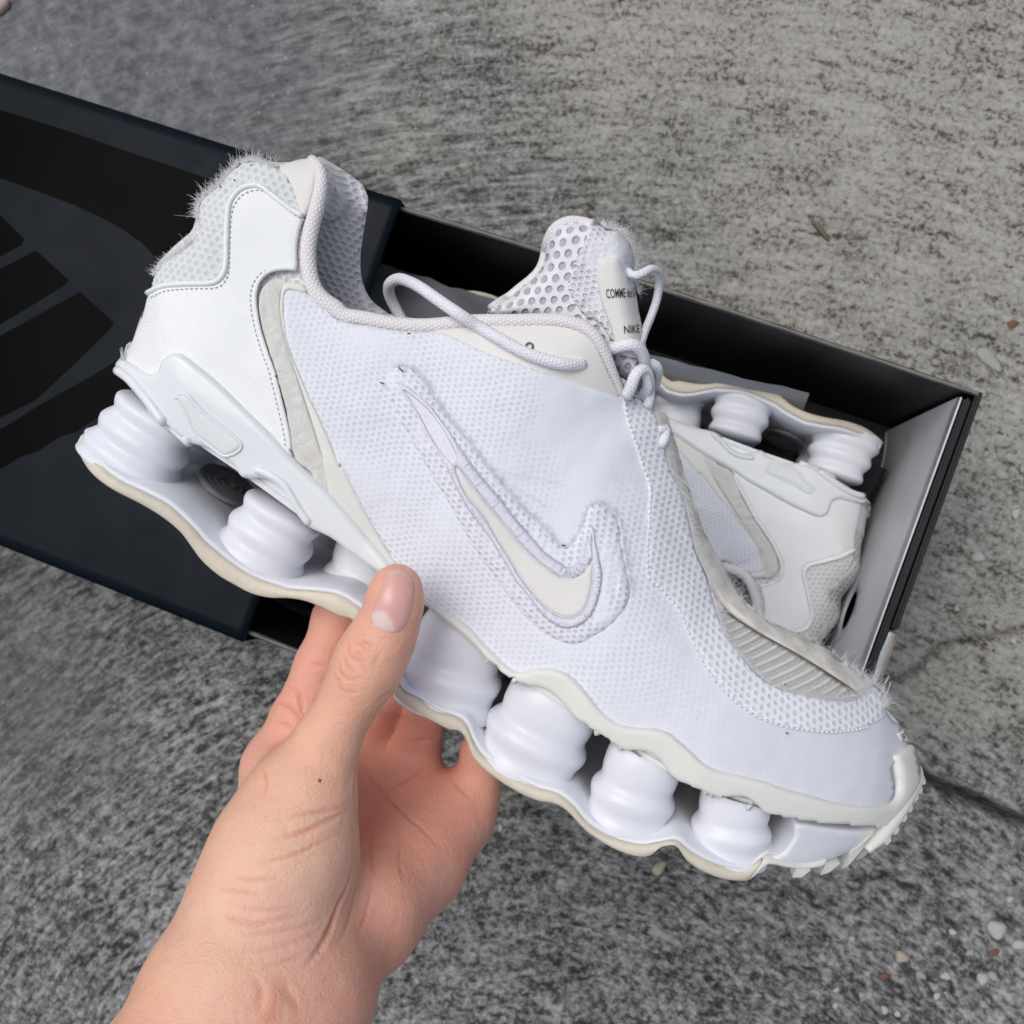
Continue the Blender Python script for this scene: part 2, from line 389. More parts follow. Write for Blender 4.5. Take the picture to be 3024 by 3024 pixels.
def tube_mesh(path, rad, seg=8, caps=True):
    P = np.asarray(path, float); n = len(P)
    rad = np.full(n, rad) if np.isscalar(rad) else np.asarray(rad)
    T = np.gradient(P, axis=0); T /= np.linalg.norm(T, axis=1)[:, None] + 1e-12
    up = np.array([0, 0, 1.]) if abs(T[0, 2]) < .9 else np.array([1., 0, 0])
    V, Fc, UV = [], [], []; ln = 0
    a = np.cross(T[0], up); a /= np.linalg.norm(a)
    for i in range(n):
        a = a - T[i] * (a @ T[i]); a /= np.linalg.norm(a) + 1e-12; b = np.cross(T[i], a)
        if i: ln += np.linalg.norm(P[i] - P[i - 1])
        for k in range(seg):
            t = 2 * math.pi * k / seg
            V.append(P[i] + rad[i] * (a * math.cos(t) + b * math.sin(t))); UV.append((ln, t * .0022))
    for i in range(n - 1):
        for k in range(seg):
            Fc.append((i * seg + k, i * seg + (k + 1) % seg, (i + 1) * seg + (k + 1) % seg, (i + 1) * seg + k))
    if caps: Fc.append(tuple(range(seg))[::-1]); Fc.append(tuple((n - 1) * seg + k for k in range(seg)))
    return V, Fc, UV
def box_mesh(x0, x1, y0, y1, z0, z1, bev=.0):
    bm = bmesh.new(); bmesh.ops.create_cube(bm, size=1)
    for v in bm.verts: v.co = ((x0 + x1) / 2 + v.co.x * (x1 - x0), (y0 + y1) / 2 + v.co.y * (y1 - y0), (z0 + z1) / 2 + v.co.z * (z1 - z0))
    if bev: bmesh.ops.bevel(bm, geom=list(bm.edges), offset=bev, segments=2, affect='EDGES')
    bm.verts.index_update(); v = [tuple(q.co) for q in bm.verts]; f = [[q.index for q in p.verts] for p in bm.faces]; bm.free(); return v, f
def strand_mesh(base, d, length, r, bend, n=4):
    P = []; d = np.array(d, float); d /= np.linalg.norm(d) + 1e-9
    for k in range(n + 1):
        t = k / n; P.append(np.array(base) + d * length * t + np.array(bend) * length * t * t)
    rr = [r * (1 - .75 * k / n) for k in range(n + 1)]
    return tube_mesh(P, rr, 3, False)
class Joined:
    def __init__(s): s.v = []; s.f = []; s.uv = []
    def add(s, v, f, uv=None):
        o = len(s.v); s.v.extend([tuple(q) for q in v]); s.f.extend([[i + o for i in q] for q in f])
        s.uv.extend(uv if uv is not None else [(0, 0)] * len(v))
    def build(s, name, mat, parent=None, kind=None, smooth=True): return new_obj(name, s.v, s.f, mat, parent, smooth, s.uv, kind)

# ------------------------------------------------------------------ the ground
def build_ground():
    xs = np.r_[np.linspace(-30, -.75, 14)[:-1], np.arange(-.62, .42, .0020), np.linspace(.55, 30, 14)]
    ys = np.r_[np.linspace(-30, -.6, 14)[:-1], np.arange(-.5, .46, .0020), np.linspace(.6, 30, 14)]
    X, Y = np.meshgrid(xs, ys); Z = np.zeros_like(X)
    GROOVE_SHADE = np.zeros(X.size, np.float32)  # mask of painted shade, strongest along the middle of each groove
    def groove(pts, wd, dep):
        q = np.array([tuple(at_z(x, y, 0))[:2] for x, y in pts])
        q = resample(catmull(q, 6), .003); q[1:-1] += rng.normal(0, .0006, (len(q) - 2, 2))
        P = np.stack([X.ravel(), Y.ravel()], 1)
        near = (P[:, 0] > q[:, 0].min() - .02) & (P[:, 0] < q[:, 0].max() + .02) & (P[:, 1] > q[:, 1].min() - .02) & (P[:, 1] < q[:, 1].max() + .02)
        idx = np.where(near)[0]; best = np.full(len(idx), 1e9)
        for i in range(len(q) - 1):
            d = q[i + 1] - q[i]; t = np.clip(((P[idx] - q[i]) @ d) / (d @ d + 1e-12), 0, 1)
            e = P[idx] - (q[i] + t[:, None] * d); best = np.minimum(best, (e * e).sum(1))
        Z.ravel()[idx] -= dep * np.exp(-best / (2 * wd * wd)); GROOVE_SHADE[idx] = np.maximum(GROOVE_SHADE[idx], np.exp(-best / (2 * (wd * .85) ** 2)) * min(1, dep / .008))
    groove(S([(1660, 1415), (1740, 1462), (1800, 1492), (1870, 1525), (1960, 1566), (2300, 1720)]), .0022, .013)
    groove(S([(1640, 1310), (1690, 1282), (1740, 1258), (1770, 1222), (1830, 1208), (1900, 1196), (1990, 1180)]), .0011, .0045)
    cen = at_z(1560, 4158, 0)
    r = np.hypot(X - cen.x, Y - cen.y); th = np.arctan2(X - cen.x, Y - cen.y)
    Z += .00045 * np.sin(r * 320 + 3 * np.sin(th * 9) + 1.7 * np.sin(r * 61)) * (np.sin(th * 7 + r * 20) * .5 + .5)
    Z += rng.normal(0, .00012, Z.shape)
    ny, nx = X.shape
    V = np.stack([X.ravel(), Y.ravel(), Z.ravel()], 1).astype(np.float32)
    i = np.arange(ny * nx).reshape(ny, nx)
    Q = np.stack([i[:-1, :-1], i[:-1, 1:], i[1:, 1:], i[1:, :-1]], -1).reshape(-1, 4).astype(np.int32)
    me = bpy.data.meshes.new('concrete_ground'); me.vertices.add(len(V)); me.vertices.foreach_set('co', V.ravel())
    me.loops.add(Q.size); me.loops.foreach_set('vertex_index', Q.ravel()); me.polygons.add(len(Q))
    me.polygons.foreach_set('loop_start', np.arange(0, Q.size, 4, dtype=np.int32)); me.polygons.foreach_set('loop_total', np.full(len(Q), 4, dtype=np.int32))
    me.update(calc_edges=True); me.polygons.foreach_set('use_smooth', [True] * len(Q)); me.materials.append(M['concrete'])
    at_ = me.color_attributes.new('dirt_and_shade', 'FLOAT_COLOR', 'POINT'); at_.data.foreach_set('color', np.c_[GROOVE_SHADE, GROOVE_SHADE, GROOVE_SHADE, np.ones_like(GROOVE_SHADE)].astype(np.float32).ravel())
    o = bpy.data.objects.new('concrete_ground', me); COL.objects.link(o); o['kind'] = 'structure'
    o['label'] = 'grey trowelled concrete ground with a joint and a crack'
build_ground()

# ------------------------------------------------------------------ shoebox: sleeve and pulled-out drawer
SX0, SX1, SY0, SY1, STOP = -.512, -.1700, -.1022, .1188, .140
sleeve = bpy.data.objects.new('box_sleeve', None); COL.objects.link(sleeve); sleeve.location = ((SX0 + SX1) / 2, 0, 0)
tag(sleeve, 'glossy black shoebox sleeve with big slanted print on its top', 'shoebox sleeve')
def in_parent(o, par):
    o.parent = par; o.location = (-par.location[0], -par.location[1], -par.location[2]); return o
def build_sleeve():
    th = .0022
    # top board: slightly bowed sheet with a dented far edge
    nx, ny = 70, 46; V = []; Fc = []
    def topz(x, y):
        fx = (x - SX0) / (SX1 - SX0); fy = (y - SY0) / (SY1 - SY0)
        z = STOP - .0012 * math.sin(math.pi * fy) * (.4 + .6 * fx)
        for (dx, dy, a, r) in ((-.243, .105, .0022, .010), (-.222, .110, .0016, .008), (-.27, .062, .0009, .012)):
            z -= a * math.exp(-((x - dx) ** 2 * .35 + (y - dy) ** 2) / (r * r))
        return z
    for j in range(ny + 1):
        for i in range(nx + 1):
            x = SX0 + (SX1 - SX0) * i / nx; y = SY0 + .0012 + (SY1 - SY0 - .0024) * j / ny; V.append((x, y, topz(x, y)))
    n = len(V)
    V += [(x, y, z - th) for x, y, z in V]
    w_ = nx + 1
    for j in range(ny):
        for i in range(nx):
            a = j * w_ + i; Fc.append((a, a + 1, a + 1 + w_, a + w_)); Fc.append((n + a, n + a + w_, n + a + 1 + w_, n + a + 1))
    for i in range(nx):
        Fc.append((i, n + i, n + i + 1, i + 1)); a = ny * w_ + i; Fc.append((a, a + 1, n + a + 1, n + a))
    for j in range(ny):
        a = j * w_; Fc.append((a, a + w_, n + a + w_, n + a)); a = j * w_ + nx; Fc.append((a, n + a, n + a + w_, a + w_))
    in_parent(new_obj('top_panel', V, Fc, 'box_matte'), sleeve)
    for nm, y0, y1 in (('side_wall', SY0, SY0 + th), ('side_wall', SY1 - th, SY1)):
        v, f = box_mesh(SX0, SX1, y0, y1, .0, STOP - .0006, .0009); in_parent(new_obj(nm, v, f, 'box_matte'), sleeve)
    v, f = box_mesh(SX0, SX1, SY0 + th + .0003, SY1 - th - .0003, .0003, .0022); in_parent(new_obj('bottom_panel', v, f, 'box_matte', smooth=False), sleeve)
    v, f = box_mesh(SX0 + .0003, SX0 + .0025, SY0 + th + .0003, SY1 - th - .0003, .0026, STOP - .006); in_parent(new_obj('end_wall', v, f, 'box_matte', smooth=False), sleeve)
    # glossy print
    shapes = [
        L([(-300, 180), (0, 268), (200, 330), (400, 395), (620, 472), (800, 530), (1000, 600), (1150, 660), (1150, 980), (1000, 1000), (720, 960), (650, 880), (560, 815), (480, 770), (330, 700), (150, 632), (0, 580), (-300, 470)]),
        L([(-300, 560), (0, 750), (120, 870), (-300, 1090)]),
        L([(160, 908), (315, 1052), (-300, 1425), (-300, 1150)]),
        L([(360, 1098), (520, 1243), (330, 1430), (160, 1592), (40, 1650), (-300, 1820), (-300, 1460)]),
    ]
    ser = [(-300, 2060), (0, 1905)]
    k = 0
    for t in np.linspace(0, 1, 34):
        ser.append((0 + 450 * t, 1905 - 230 * t + (9 if k % 2 else -9))); k += 1
    shapes.append(L([(-300, 1900), (60, 1690), (180, 1612), (400, 1490), (600, 1368), (900, 1200), (1000, 1340), (700, 1520)] + ser[::-1]))
    for sh in shapes:
        q = np.array([tuple(at_z(x, y, STOP + .0002))[:2] for x, y in sh])
        q[:, 0] = np.clip(q[:, 0], SX0 + .004, SX1 - .006)
        q = resample(q, .006, True)
        V2, T, ring, dd = flat_mesh(q, .006)
        vv = [(x, y, topz(x, y) + .00018) for x, y in V2]
        in_parent(new_obj('gloss_print', vv, T, 'box_gloss'), sleeve)
build_sleeve()

DX0, DX1, DY0, DY1, DTOP, DFL = -.235, .1052, -.0985, .1165, .1355, .0046
drawer = bpy.data.objects.new('shoebox', None); COL.objects.link(drawer); drawer.location = ((DX0 + DX1) / 2, 0, .0022)
tag(drawer, 'open black shoebox drawer with white inner end wall and torn corner', 'shoebox drawer')
def build_drawer():
    t = .0024
    P = lambda nm, b, m, bev=.0006: in_parent(new_obj(nm, *box_mesh(*b, bev), m, smooth=False), drawer)
    P('bottom_panel', (DX0, DX1 - .0005, DY0 + t, DY1 - t, .0026, DFL), 'box_black', 0)
    # far wall slightly bowed, raw board showing along its rim
    for nm, y0, sgn in (('side_wall', DY1 - t, 1), ('side_wall', DY0, -1)):
        V = []; Fc = []; n = 40
        for i in range(n + 1):
            x = DX0 + (DX1 - DX0) * i / n; b = sgn * .0022 * math.sin(math.pi * min(1, max(0, (x - DX0) / (DX1 - DX0)))) - sgn * .0006
            b = b if sgn > 0 else b * .3
            for (yy, zz) in ((0, .0026), (t, .0026), (t, DTOP - .0004), (0, DTOP - .0004)):
                V.append((x, y0 + yy + b * (zz / DTOP), zz))
        for i in range(n):
            for k in range(4): Fc.append((i * 4 + k, (i + 1) * 4 + k, (i + 1) * 4 + (k + 1) % 4, i * 4 + (k + 1) % 4))
        Fc.append((3, 2, 1, 0)); Fc.append((n * 4, n * 4 + 1, n * 4 + 2, n * 4 + 3))
        w_ = in_parent(new_obj(nm, V, Fc, 'box_black', smooth=False), drawer)
        V = []; Fc = []
        m = 120
        for i in range(m + 1):
            x = DX0 + .001 + (DX1 - DX0 - .003) * i / m; b = sgn * .0022 * math.sin(math.pi * (x - DX0) / (DX1 - DX0)) - sgn * .0006
            b = b if sgn > 0 else b * .3
            wob = .00035 * noise.noise((x * 90, sgn * 3, 0)); h = .0005 + .0006 * max(0, noise.noise((x * 130, sgn * 9, 2)))
            if sgn > 0:
                for cx_, r in ((at_z(2130, 905, DTOP).x, .004), (DX1 - .006, .006)): h += .0010 * math.exp(-((x - cx_) / r) ** 2)
            for (yy, zz) in ((.0003 - wob, -.0006), (t - .0003 + wob, -.0006), (t - .0006 + wob, h), (.0006 - wob, h)): V.append((x, y0 + yy + b, DTOP + zz))
        for i in range(m):
            for k in range(4): Fc.append((i * 4 + k, (i + 1) * 4 + k, (i + 1) * 4 + (k + 1) % 4, i * 4 + (k + 1) % 4))
        Fc.append((3, 2, 1, 0)); Fc.append((m * 4, m * 4 + 1, m * 4 + 2, m * 4 + 3))
        in_parent(new_obj('raw_rim', V, Fc, 'rim_card'), drawer)
    P('end_wall', (DX0, DX0 + t, DY0 + t + .0003, DY1 - t - .0003, DFL + .0003, DTOP - .001), 'box_black')
    # double right end wall: two black boards with a groove between, white liner with a finger hole
    tear = at_z(1790 * 1.5, 1700, DTOP).y
    P('end_wall', (DX1 - .0028, DX1, .006, DY1 - .0012, .0026, DTOP + .0012), 'box_black', .001)
    P('end_wall', (DX1 - .0028, DX1, DY0, .0055, .0026, DTOP - .004), 'box_black', .001)
    P('end_wall', (DX1 - .0066, DX1 - .0036, DY0 + t + .0003, DY1 - t - .0022, .0048, DTOP + .0006), 'box_black', .001)
    # liner: sheet in the y-z plane with an oval hole, bowing into the box, its far top corner curving away
    xl = DX1 - .0072
    hc = at_z(2525, 1808, .098); hy, hz = -.012, .096
    d = pray(2525, 1808); s_ = (xl - CAMPOS.x) / d.x; hp = CAMPOS + d * s_; hy, hz = hp.y, hp.z
    ol = [(DY0 + .004, DFL + .0006), (DY1 - .0055, DFL + .0006), (DY1 - .0046, DTOP - .001), (DY0 + .004, DTOP - .001)]
    ol = resample(ol, .005, True)
    hole = np.array([(hy + .0105 * math.cos(a), hz + .0105 * math.sin(a)) for a in np.linspace(0, 2 * math.pi, 28, endpoint=False)])
    xs = np.arange(DY0, DY1, .006); zs = np.arange(0, DTOP, .006); g = np.array([(a, b) for a in xs for b in zs])
    g = g[inside(ol, g)]; g = g[(np.hypot(g[:, 0] - hy, g[:, 1] - hz) > .014) & (dist_poly(ol, g) > .003)]
    PP = np.vstack([ol, hole, g]); no, nh = len(ol), len(hole)
    res = delaunay_2d_cdt([Vector(p) for p in PP], [], [list(range(no))], 1, 1e-7)
    hv = [Vector(h) for h in hole]
    tri = [t_ for t_ in res[2] if np.hypot(np.mean([res[0][i].x for i in t_]) - hy, np.mean([res[0][i].y for i in t_]) - hz) > .0104]
    def xx(y, z):
        e = max(0, (y - (DY1 - .03)) / .03); return xl - .0010 - .0022 * math.sin(math.pi * min(1, max(0, z / DTOP))) * math.sin(math.pi * (y - DY0) / (DY1 - DY0)) - .007 * e * e * (1 - z / DTOP)
    V = [(xx(v.x, v.y), v.x, v.y) for v in res[0]]
    n = len(V); V2 = V + [(a + .0009, b, c) for a, b, c in V]
    Fc = [tuple(t_) for t_ in tri] + [tuple(i + n for i in t_[::-1]) for t_ in tri]
    inv = {}
    for oi, src in enumerate(res[3]):
        for si in src: inv[si] = oi
    for base, cnt in ((0, no), (no, nh)):
        for k in range(cnt):
            a, b = inv[base + k], inv[base + (k + 1) % cnt]; Fc.append((a, b, b + n, a + n))
    o = in_parent(new_obj('end_liner', V2, Fc, 'box_white'), drawer)
    o['label'] = 'white card liner with a round finger hole'
    # torn corner: raw board and a strip of clear tape
    J = Joined()
    for q in range(3):
        y = .0052 - q * .0005; V = []; Fc = []; m = 30
        for i in range(m + 1):
            yy = .0054 - .062 * i / m
            dz = .0005 * noise.noise((yy * 300, q, 1)); x = DX1 - .0016 + q * .0013 + .0006 * noise.noise((yy * 120, q * 3, 5)) + .002 * (i / m) ** 2 * q * .5
            for (a, b) in ((0, -.006), (.0006, -.006), (.0006, dz + .001 - q * .0009), (0, dz + .001 - q * .0009)): V.append((x + a, yy, DTOP - .0028 + b))
        for i in range(m):
            for k in range(4): Fc.append((i * 4 + k, (i + 1) * 4 + k, (i + 1) * 4 + (k + 1) % 4, i * 4 + (k + 1) % 4))
        Fc.append((3, 2, 1, 0)); Fc.append((m * 4, m * 4 + 1, m * 4 + 2, m * 4 + 3))
        J.add(V, Fc)
    o = in_parent(J.build('torn_edge', 'kraft'), drawer); o['label'] = 'torn layers of brown board'
    V = []; Fc = []; m = 24
    for i in range(m + 1):
        yy = .005 - .06 * i / m
        for k in range(5):
            u = k / 4; V.append((DX1 - .0034 + u * .0044 + .0005 * noise.noise((yy * 90, u * 4, 0)), yy, DTOP + .0004 - .0045 * u * u + .0007 * noise.noise((yy * 140, u * 3, 4))))
    for i in range(m):
        for k in range(4): a = i * 5 + k; Fc.append((a, a + 1, a + 6, a + 5))
    o = in_parent(new_obj('packing_tape', V, Fc, 'tape'), drawer)
    # small bright rivet of glue at the sleeve's near corner
build_drawer()

def paper(name, px, zs, mat, label, group=None, amp=.002):
    """crumpled sheet from four corners given as pixel + level"""
    c = [np.array(at_z(x, y, z)) for (x, y), z in zip(px, zs)]
    n = 26; V = []; Fc = []
    for j in range(n + 1):
        for i in range(n + 1):
            u, v = i / n, j / n; p = c[0] * (1 - u) * (1 - v) + c[1] * u * (1 - v) + c[2] * u * v + c[3] * (1 - u) * v
            q = amp * (noise.noise((p[0] * 40, p[1] * 40, p[2] * 40)) + .5 * noise.noise((p[0] * 110, p[1] * 110, 3)))
            p = p + np.array((q * .4, -abs(q), q)); p[0] = min(p[0], DX1 - .0125); p[1] = min(max(p[1], DY0 + .004), DY1 - .004); p[2] = max(p[2], DFL + .0006); V.append(p)
    for j in range(n):
        for i in range(n): a = j * (n + 1) + i; Fc.append((a, a + 1, a + n + 2, a + n + 1))
    o = new_obj(name, V, Fc, mat); tag(o, label, 'tissue paper', group); return o
paper('tissue_paper', S([(900, 590), (1527, 740), (1500, 830), (880, 740)]), (.098, .098, .03, .03), 'tissue', 'pale grey tissue paper against the far wall of the drawer')
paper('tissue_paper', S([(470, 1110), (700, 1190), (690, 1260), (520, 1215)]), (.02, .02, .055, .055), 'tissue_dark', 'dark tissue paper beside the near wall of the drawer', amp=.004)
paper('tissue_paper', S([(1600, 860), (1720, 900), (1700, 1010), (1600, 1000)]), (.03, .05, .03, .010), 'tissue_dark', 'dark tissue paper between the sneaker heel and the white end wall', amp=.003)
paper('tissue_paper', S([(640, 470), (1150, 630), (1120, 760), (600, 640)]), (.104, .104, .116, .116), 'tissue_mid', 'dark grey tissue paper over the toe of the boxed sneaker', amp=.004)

# ------------------------------------------------------------------ sneaker, in its own axes: x heel->toe, y sole->collar, z towards the viewer's side
DS = .351; ROLL = math.radians(11.0)
U_ = Vector((.844, -.536, 0)).normalized(); V0 = Vector((.536, .844, 0)).normalized(); N_ = Vector((0, 0, 1))
V_ = V0 * math.cos(ROLL) + N_ * math.sin(ROLL); W_ = N_ * math.cos(ROLL) - V0 * math.sin(ROLL)
RS = Matrix((U_, V_, W_)).transposed()                 # shoe -> camera
OS = Vector((0, 0, -DS))
RSi = RS.transposed(); CAML = RSi @ (-OS)             # camera in shoe axes
def lray(px, py): return (RSi @ Vector(((px - CX) / F, -(py - CX) / F, -1.0))).normalized()
def on_w(px, py, wv):
    d = lray(px, py); t = (wv - CAML.z) / d.z; return CAML + d * t
def sm(a, b, x): t = np.clip((x - a) / (b - a), 0, 1); return t * t * (3 - 2 * t)
def lerp_tab(tab, x): return np.interp(x, [t[0] for t in tab], [t[1] for t in tab])
def smooth_tab(pts, n=400, k=9):
    pts = sorted(pts); xs = np.linspace(pts[0][0], pts[-1][0], n); ys = np.interp(xs, [p[0] for p in pts], [p[1] for p in pts])
    for _ in range(2): ys = np.convolve(np.pad(ys, k // 2, mode='edge'), np.ones(k) / k, 'valid')
    return lambda x: np.interp(x, xs, ys)

HEEL = [on_w(x, y, 0) for x, y in A([(300, 1340), (345, 1285), (400, 1130), (445, 1020), (478, 900), (500, 800), (600, 690), (700, 600), (770, 400), (900, 250), (1060, 150), (1230, 150), (1385, 138)])]
hv = [p.y for p in HEEL]; v_h0, v_h1 = HEEL[0].y, HEEL[-1].y
heel_u = smooth_tab([((p.y - v_h0) / (v_h1 - v_h0), p.x) for p in HEEL])
collar_px = A([(1392, 140), (1440, 190), (1450, 270), (1425, 400), (1390, 530), (1370, 660), (1378, 780), (1405, 880), (1465, 950), (1560, 1000)]) + B([(0, 835), (150, 855), (300, 885), (450, 897), (560, 892), (700, 875), (860, 868), (1000, 868), (1150, 862), (1290, 868), (1390, 895), (1460, 945), (1505, 1015), (1538, 1090), (1568, 1170), (1600, 1250), (1622, 1300)])
ridge_px = S([(1215, 690), (1255, 780), (1288, 900), (1322, 1000), (1372, 1092), (1450, 1160), (1560, 1228), (1650, 1296), (1690, 1360), (1712, 1400)])
def Bw(s):
    b = lerp_tab([(0, .0350), (.2, .0345), (.35, .0345), (.5, .040), (.62, .0465), (.75, .0495), (.86, .0480), (1, .045)], s)
    heel = np.sqrt(np.clip(1 - ((.13 - np.minimum(s, .13)) / .13) ** 2, 0, 1))
    toe = np.clip(1 - ((np.maximum(s, .74) - .74) / .26) ** 2.3, 0, 1) ** .55
    return b * heel * toe
def Mt(s, t):
    co = np.interp(t, [0, .25, .5, .75, 1], [1, 1.03, .98, .86, .70])
    fo = np.clip(1 - t ** 2.1, 0, 1) ** .62
    k = sm(.40, .56, s); return co * (1 - k) + fo * k
# top line in (s, v)
uh1 = HEEL[-1].x; toe_top = on_w(*S([(1712, 1400)])[0], 0); toe_bot = on_w(*S([(1738, 1478)])[0], 0)
ut1 = toe_top.x; ut0 = toe_bot.x
tp = []
for x, y in collar_px:
    wv = .024
    p = on_w(x, y, wv); s_ = (p.x - uh1) / (ut1 - uh1)
    wv = float(Bw(np.array(max(s_, .004))) * Mt(np.array(s_), np.array(1.0))); p = on_w(x, y, wv); tp.append(((p.x - uh1) / (ut1 - uh1), p.y))
tp = [q for q in tp if q[0] < .47]
tp.append((0.0, HEEL[-1].y))
for x, y in ridge_px:
    p = on_w(x, y, -.004); s_ = (p.x - uh1) / (ut1 - uh1)
    if s_ > .52: tp.append((s_, p.y))
tp.append((1.0, toe_top.y))
vtop = smooth_tab(tp, 500, 9)
bp = []
for (x, y) in S([(228, 705), (300, 780), (380, 845), (470, 905), (600, 1000), (690, 1060), (760, 1110), (870, 1195), (960, 1275), (1060, 1330), (1160, 1400), (1270, 1465), (1370, 1505), (1450, 1530), (1560, 1548), (1640, 1556)]):
    p = on_w(x, y, .04); s_ = (p.x + .139) / (ut0 + .139)
    p = on_w(x, y, float(Bw(np.array(max(s_, .01))))); bp.append(((p.x + .139) / (ut0 + .139), p.y))
bp = [b for b in bp if b[0] > .02]
bp.append((0, bp[0][1] + .004)); bp.append((1.0, toe_bot.y)); bp.append((.965, toe_bot.y - .014))
vbot = smooth_tab(bp, 400, 15)
def env_grid(NI=170, NJ=64, shrink=0.0, t0=-.02, t1=1.0):
    ph = np.linspace(0, math.pi, NI + 1); s = (.55 * (1 - np.cos(ph)) / 2 + .45 * ph / math.pi)
    s = np.where(s < .02, s ** 2 / .02 * .5 + s * .5, s)
    t = np.linspace(0, 1, NJ + 1); S2, T2 = np.meshgrid(s, t, indexing='ij')
    uh = heel_u(T2); ut = ut0 + (ut1 - ut0) * T2
    u = uh + (ut - uh) * S2; v = vbot(S2) + (vtop(S2) - vbot(S2)) * T2
    w_ = Bw(S2) * Mt(S2, T2)
    return u, v, w_
def grid_faces(NI, NJ, o=0, flip=False):
    f = []
    for i in range(NI):
        for j in range(NJ):
            a = i * (NJ + 1) + j; q = (a, a + NJ + 1, a + NJ + 2, a + 1); f.append(tuple(o + k for k in (q[::-1] if flip else q)))
    return f
NI, NJ = 170, 64
eu, ev, ew = env_grid(NI, NJ)
near = np.stack([eu, ev, ew], -1).reshape(-1, 3); far = near * np.array([1, 1, -1])
ENV_V = [tuple(p) for p in np.vstack([near, far])]; ENV_F = grid_faces(NI, NJ) + grid_faces(NI, NJ, len(near), True)
ENV = BVHTree.FromPolygons([Vector(v) for v in ENV_V], ENV_F)
NEARB = BVHTree.FromPolygons([Vector(p) for p in near], grid_faces(NI, NJ))
def hit(px, py, bvh=NEARB):
    d = lray(px, py); h = bvh.ray_cast(CAML, d)
    if h[0] is not None:
        n = h[1]; n = n if n.dot(d) < 0 else -n; return h[0], n, True
    p = on_w(px, py, .012 if bvh is NEARB else 0); q = bvh.find_nearest(p)
    n = (p - q[0]); n = n.normalized() if n.length > 1e-7 else q[1]
    return q[0], n, False
shoe_objs = []            # (object, mirrored twin?) of the held sneaker
shoe = bpy.data.objects.new('sneaker', None); COL.objects.link(shoe)
SBASE = Vector((.01, -.062, 0))
TWIN = {}
def part(o, twin=False, par=None):
    if par: o.parent = par
    else: o.parent = shoe; o.location = -SBASE
    shoe_objs.append(o)
    if twin:
        c = o.copy(); COL.objects.link(c); shoe_objs.append(c); TWIN[o] = c
        if par and par in TWIN: c.parent = TWIN[par]
        else: c.parent = o.parent; c.scale = (1, 1, -1); c.location = o.location
    return o
def panel(name, poly, mat, off=.0008, thick=.0012, step=11, edge=.0007, spline=3, twin=True, bvh=NEARB, par=None, warp=None, keepmiss=True, jag=0, camoff=False):
    P = catmull(poly, spline, True) if spline else np.array(poly, float)
    P = resample(P, step if not jag else step * .5, True)
    if jag: P = P + rng.normal(0, jag, P.shape) * (rng.random(len(P)) < .7)[:, None]
    epx = edge / .31 * F
    V2, T, ring, dd = flat_mesh(P, step, (epx * .35, epx) if epx > 1.2 else ())
    V = []; Nn = []; ok = []
    for (x, y), d in zip(V2, dd):
        p, n, h = hit(x, y, bvh); k = 1.0
        if camoff: n = -lray(x, y)
        if edge and d < epx: q = 1 - d / epx; k = math.sqrt(max(0, 1 - q * q))
        o_ = off * (0.35 + .65 * k) if edge else off
        if warp: o_ += warp(x, y, d)
        V.append(p + n * o_); Nn.append(n); ok.append(h)
    if not keepmiss: T = [t for t in T if all(ok[i] for i in t)]
    n0 = len(V)
    if keepmiss:
        for r in ring: V.append(V[r] - Nn[r] * thick)
        m = len(ring); T = [tuple(t) for t in T]
        for k in range(m): T.append((ring[k], n0 + k, n0 + (k + 1) % m, ring[(k + 1) % m]))
    o = new_obj(name, V, T, mat, None, True)
    me = o.data; bm = bmesh.new(); bm.from_mesh(me); bmesh.ops.recalc_face_normals(bm, faces=bm.faces)
    # outward = towards the viewer's side on average
    if sum(f.normal.z * f.calc_area() for f in bm.faces[:n0]) < 0: bmesh.ops.reverse_faces(bm, faces=bm.faces)
    bm.to_mesh(me); bm.free(); me.polygons.foreach_set('use_smooth', [True] * len(me.polygons))
    return part(o, twin, par)
def on_path(px, off=0, bvh=NEARB, step=9, sp=4):
    q = resample(catmull(px, sp), step); out = []
    for x, y in q:
        p, n, h = hit(x, y, bvh); out.append(tuple(p + n * off))
    P = np.array(out)
    for _ in range(2): P[1:-1] = .25 * P[:-2] + .5 * P[1:-1] + .25 * P[2:]
    return P
def tube(name, path, r, mat, twin=True, seg=10, par=None, kind=None):
    v, f, uv = tube_mesh(path, r, seg); return part(new_obj(name, v, f, mat, None, True, uv, kind), twin, par)
def stitches(name, px, off, ln, gap, r, mat, twin=True, bvh=NEARB, par=None):
    P = on_path(px, off, bvh, 4); seg = np.linalg.norm(np.diff(P, axis=0), axis=1); cum = np.r_[0, np.cumsum(seg)]
    J = Joined(); s0 = 0
    while s0 + ln < cum[-1]:
        q = np.stack([[np.interp(s0 + ln * t, cum, P[:, k]) for k in range(3)] for t in (0, .25, .5, .75, 1)])
        q[:, 2] += np.array([-.0002, .0001, .0002, .0001, -.0002]); J.add(*tube_mesh(q, [r * .5, r, r * 1.1, r, r * .5], 5)); s0 += ln + gap
    return part(J.build(name, mat, kind='stuff'), twin, par)

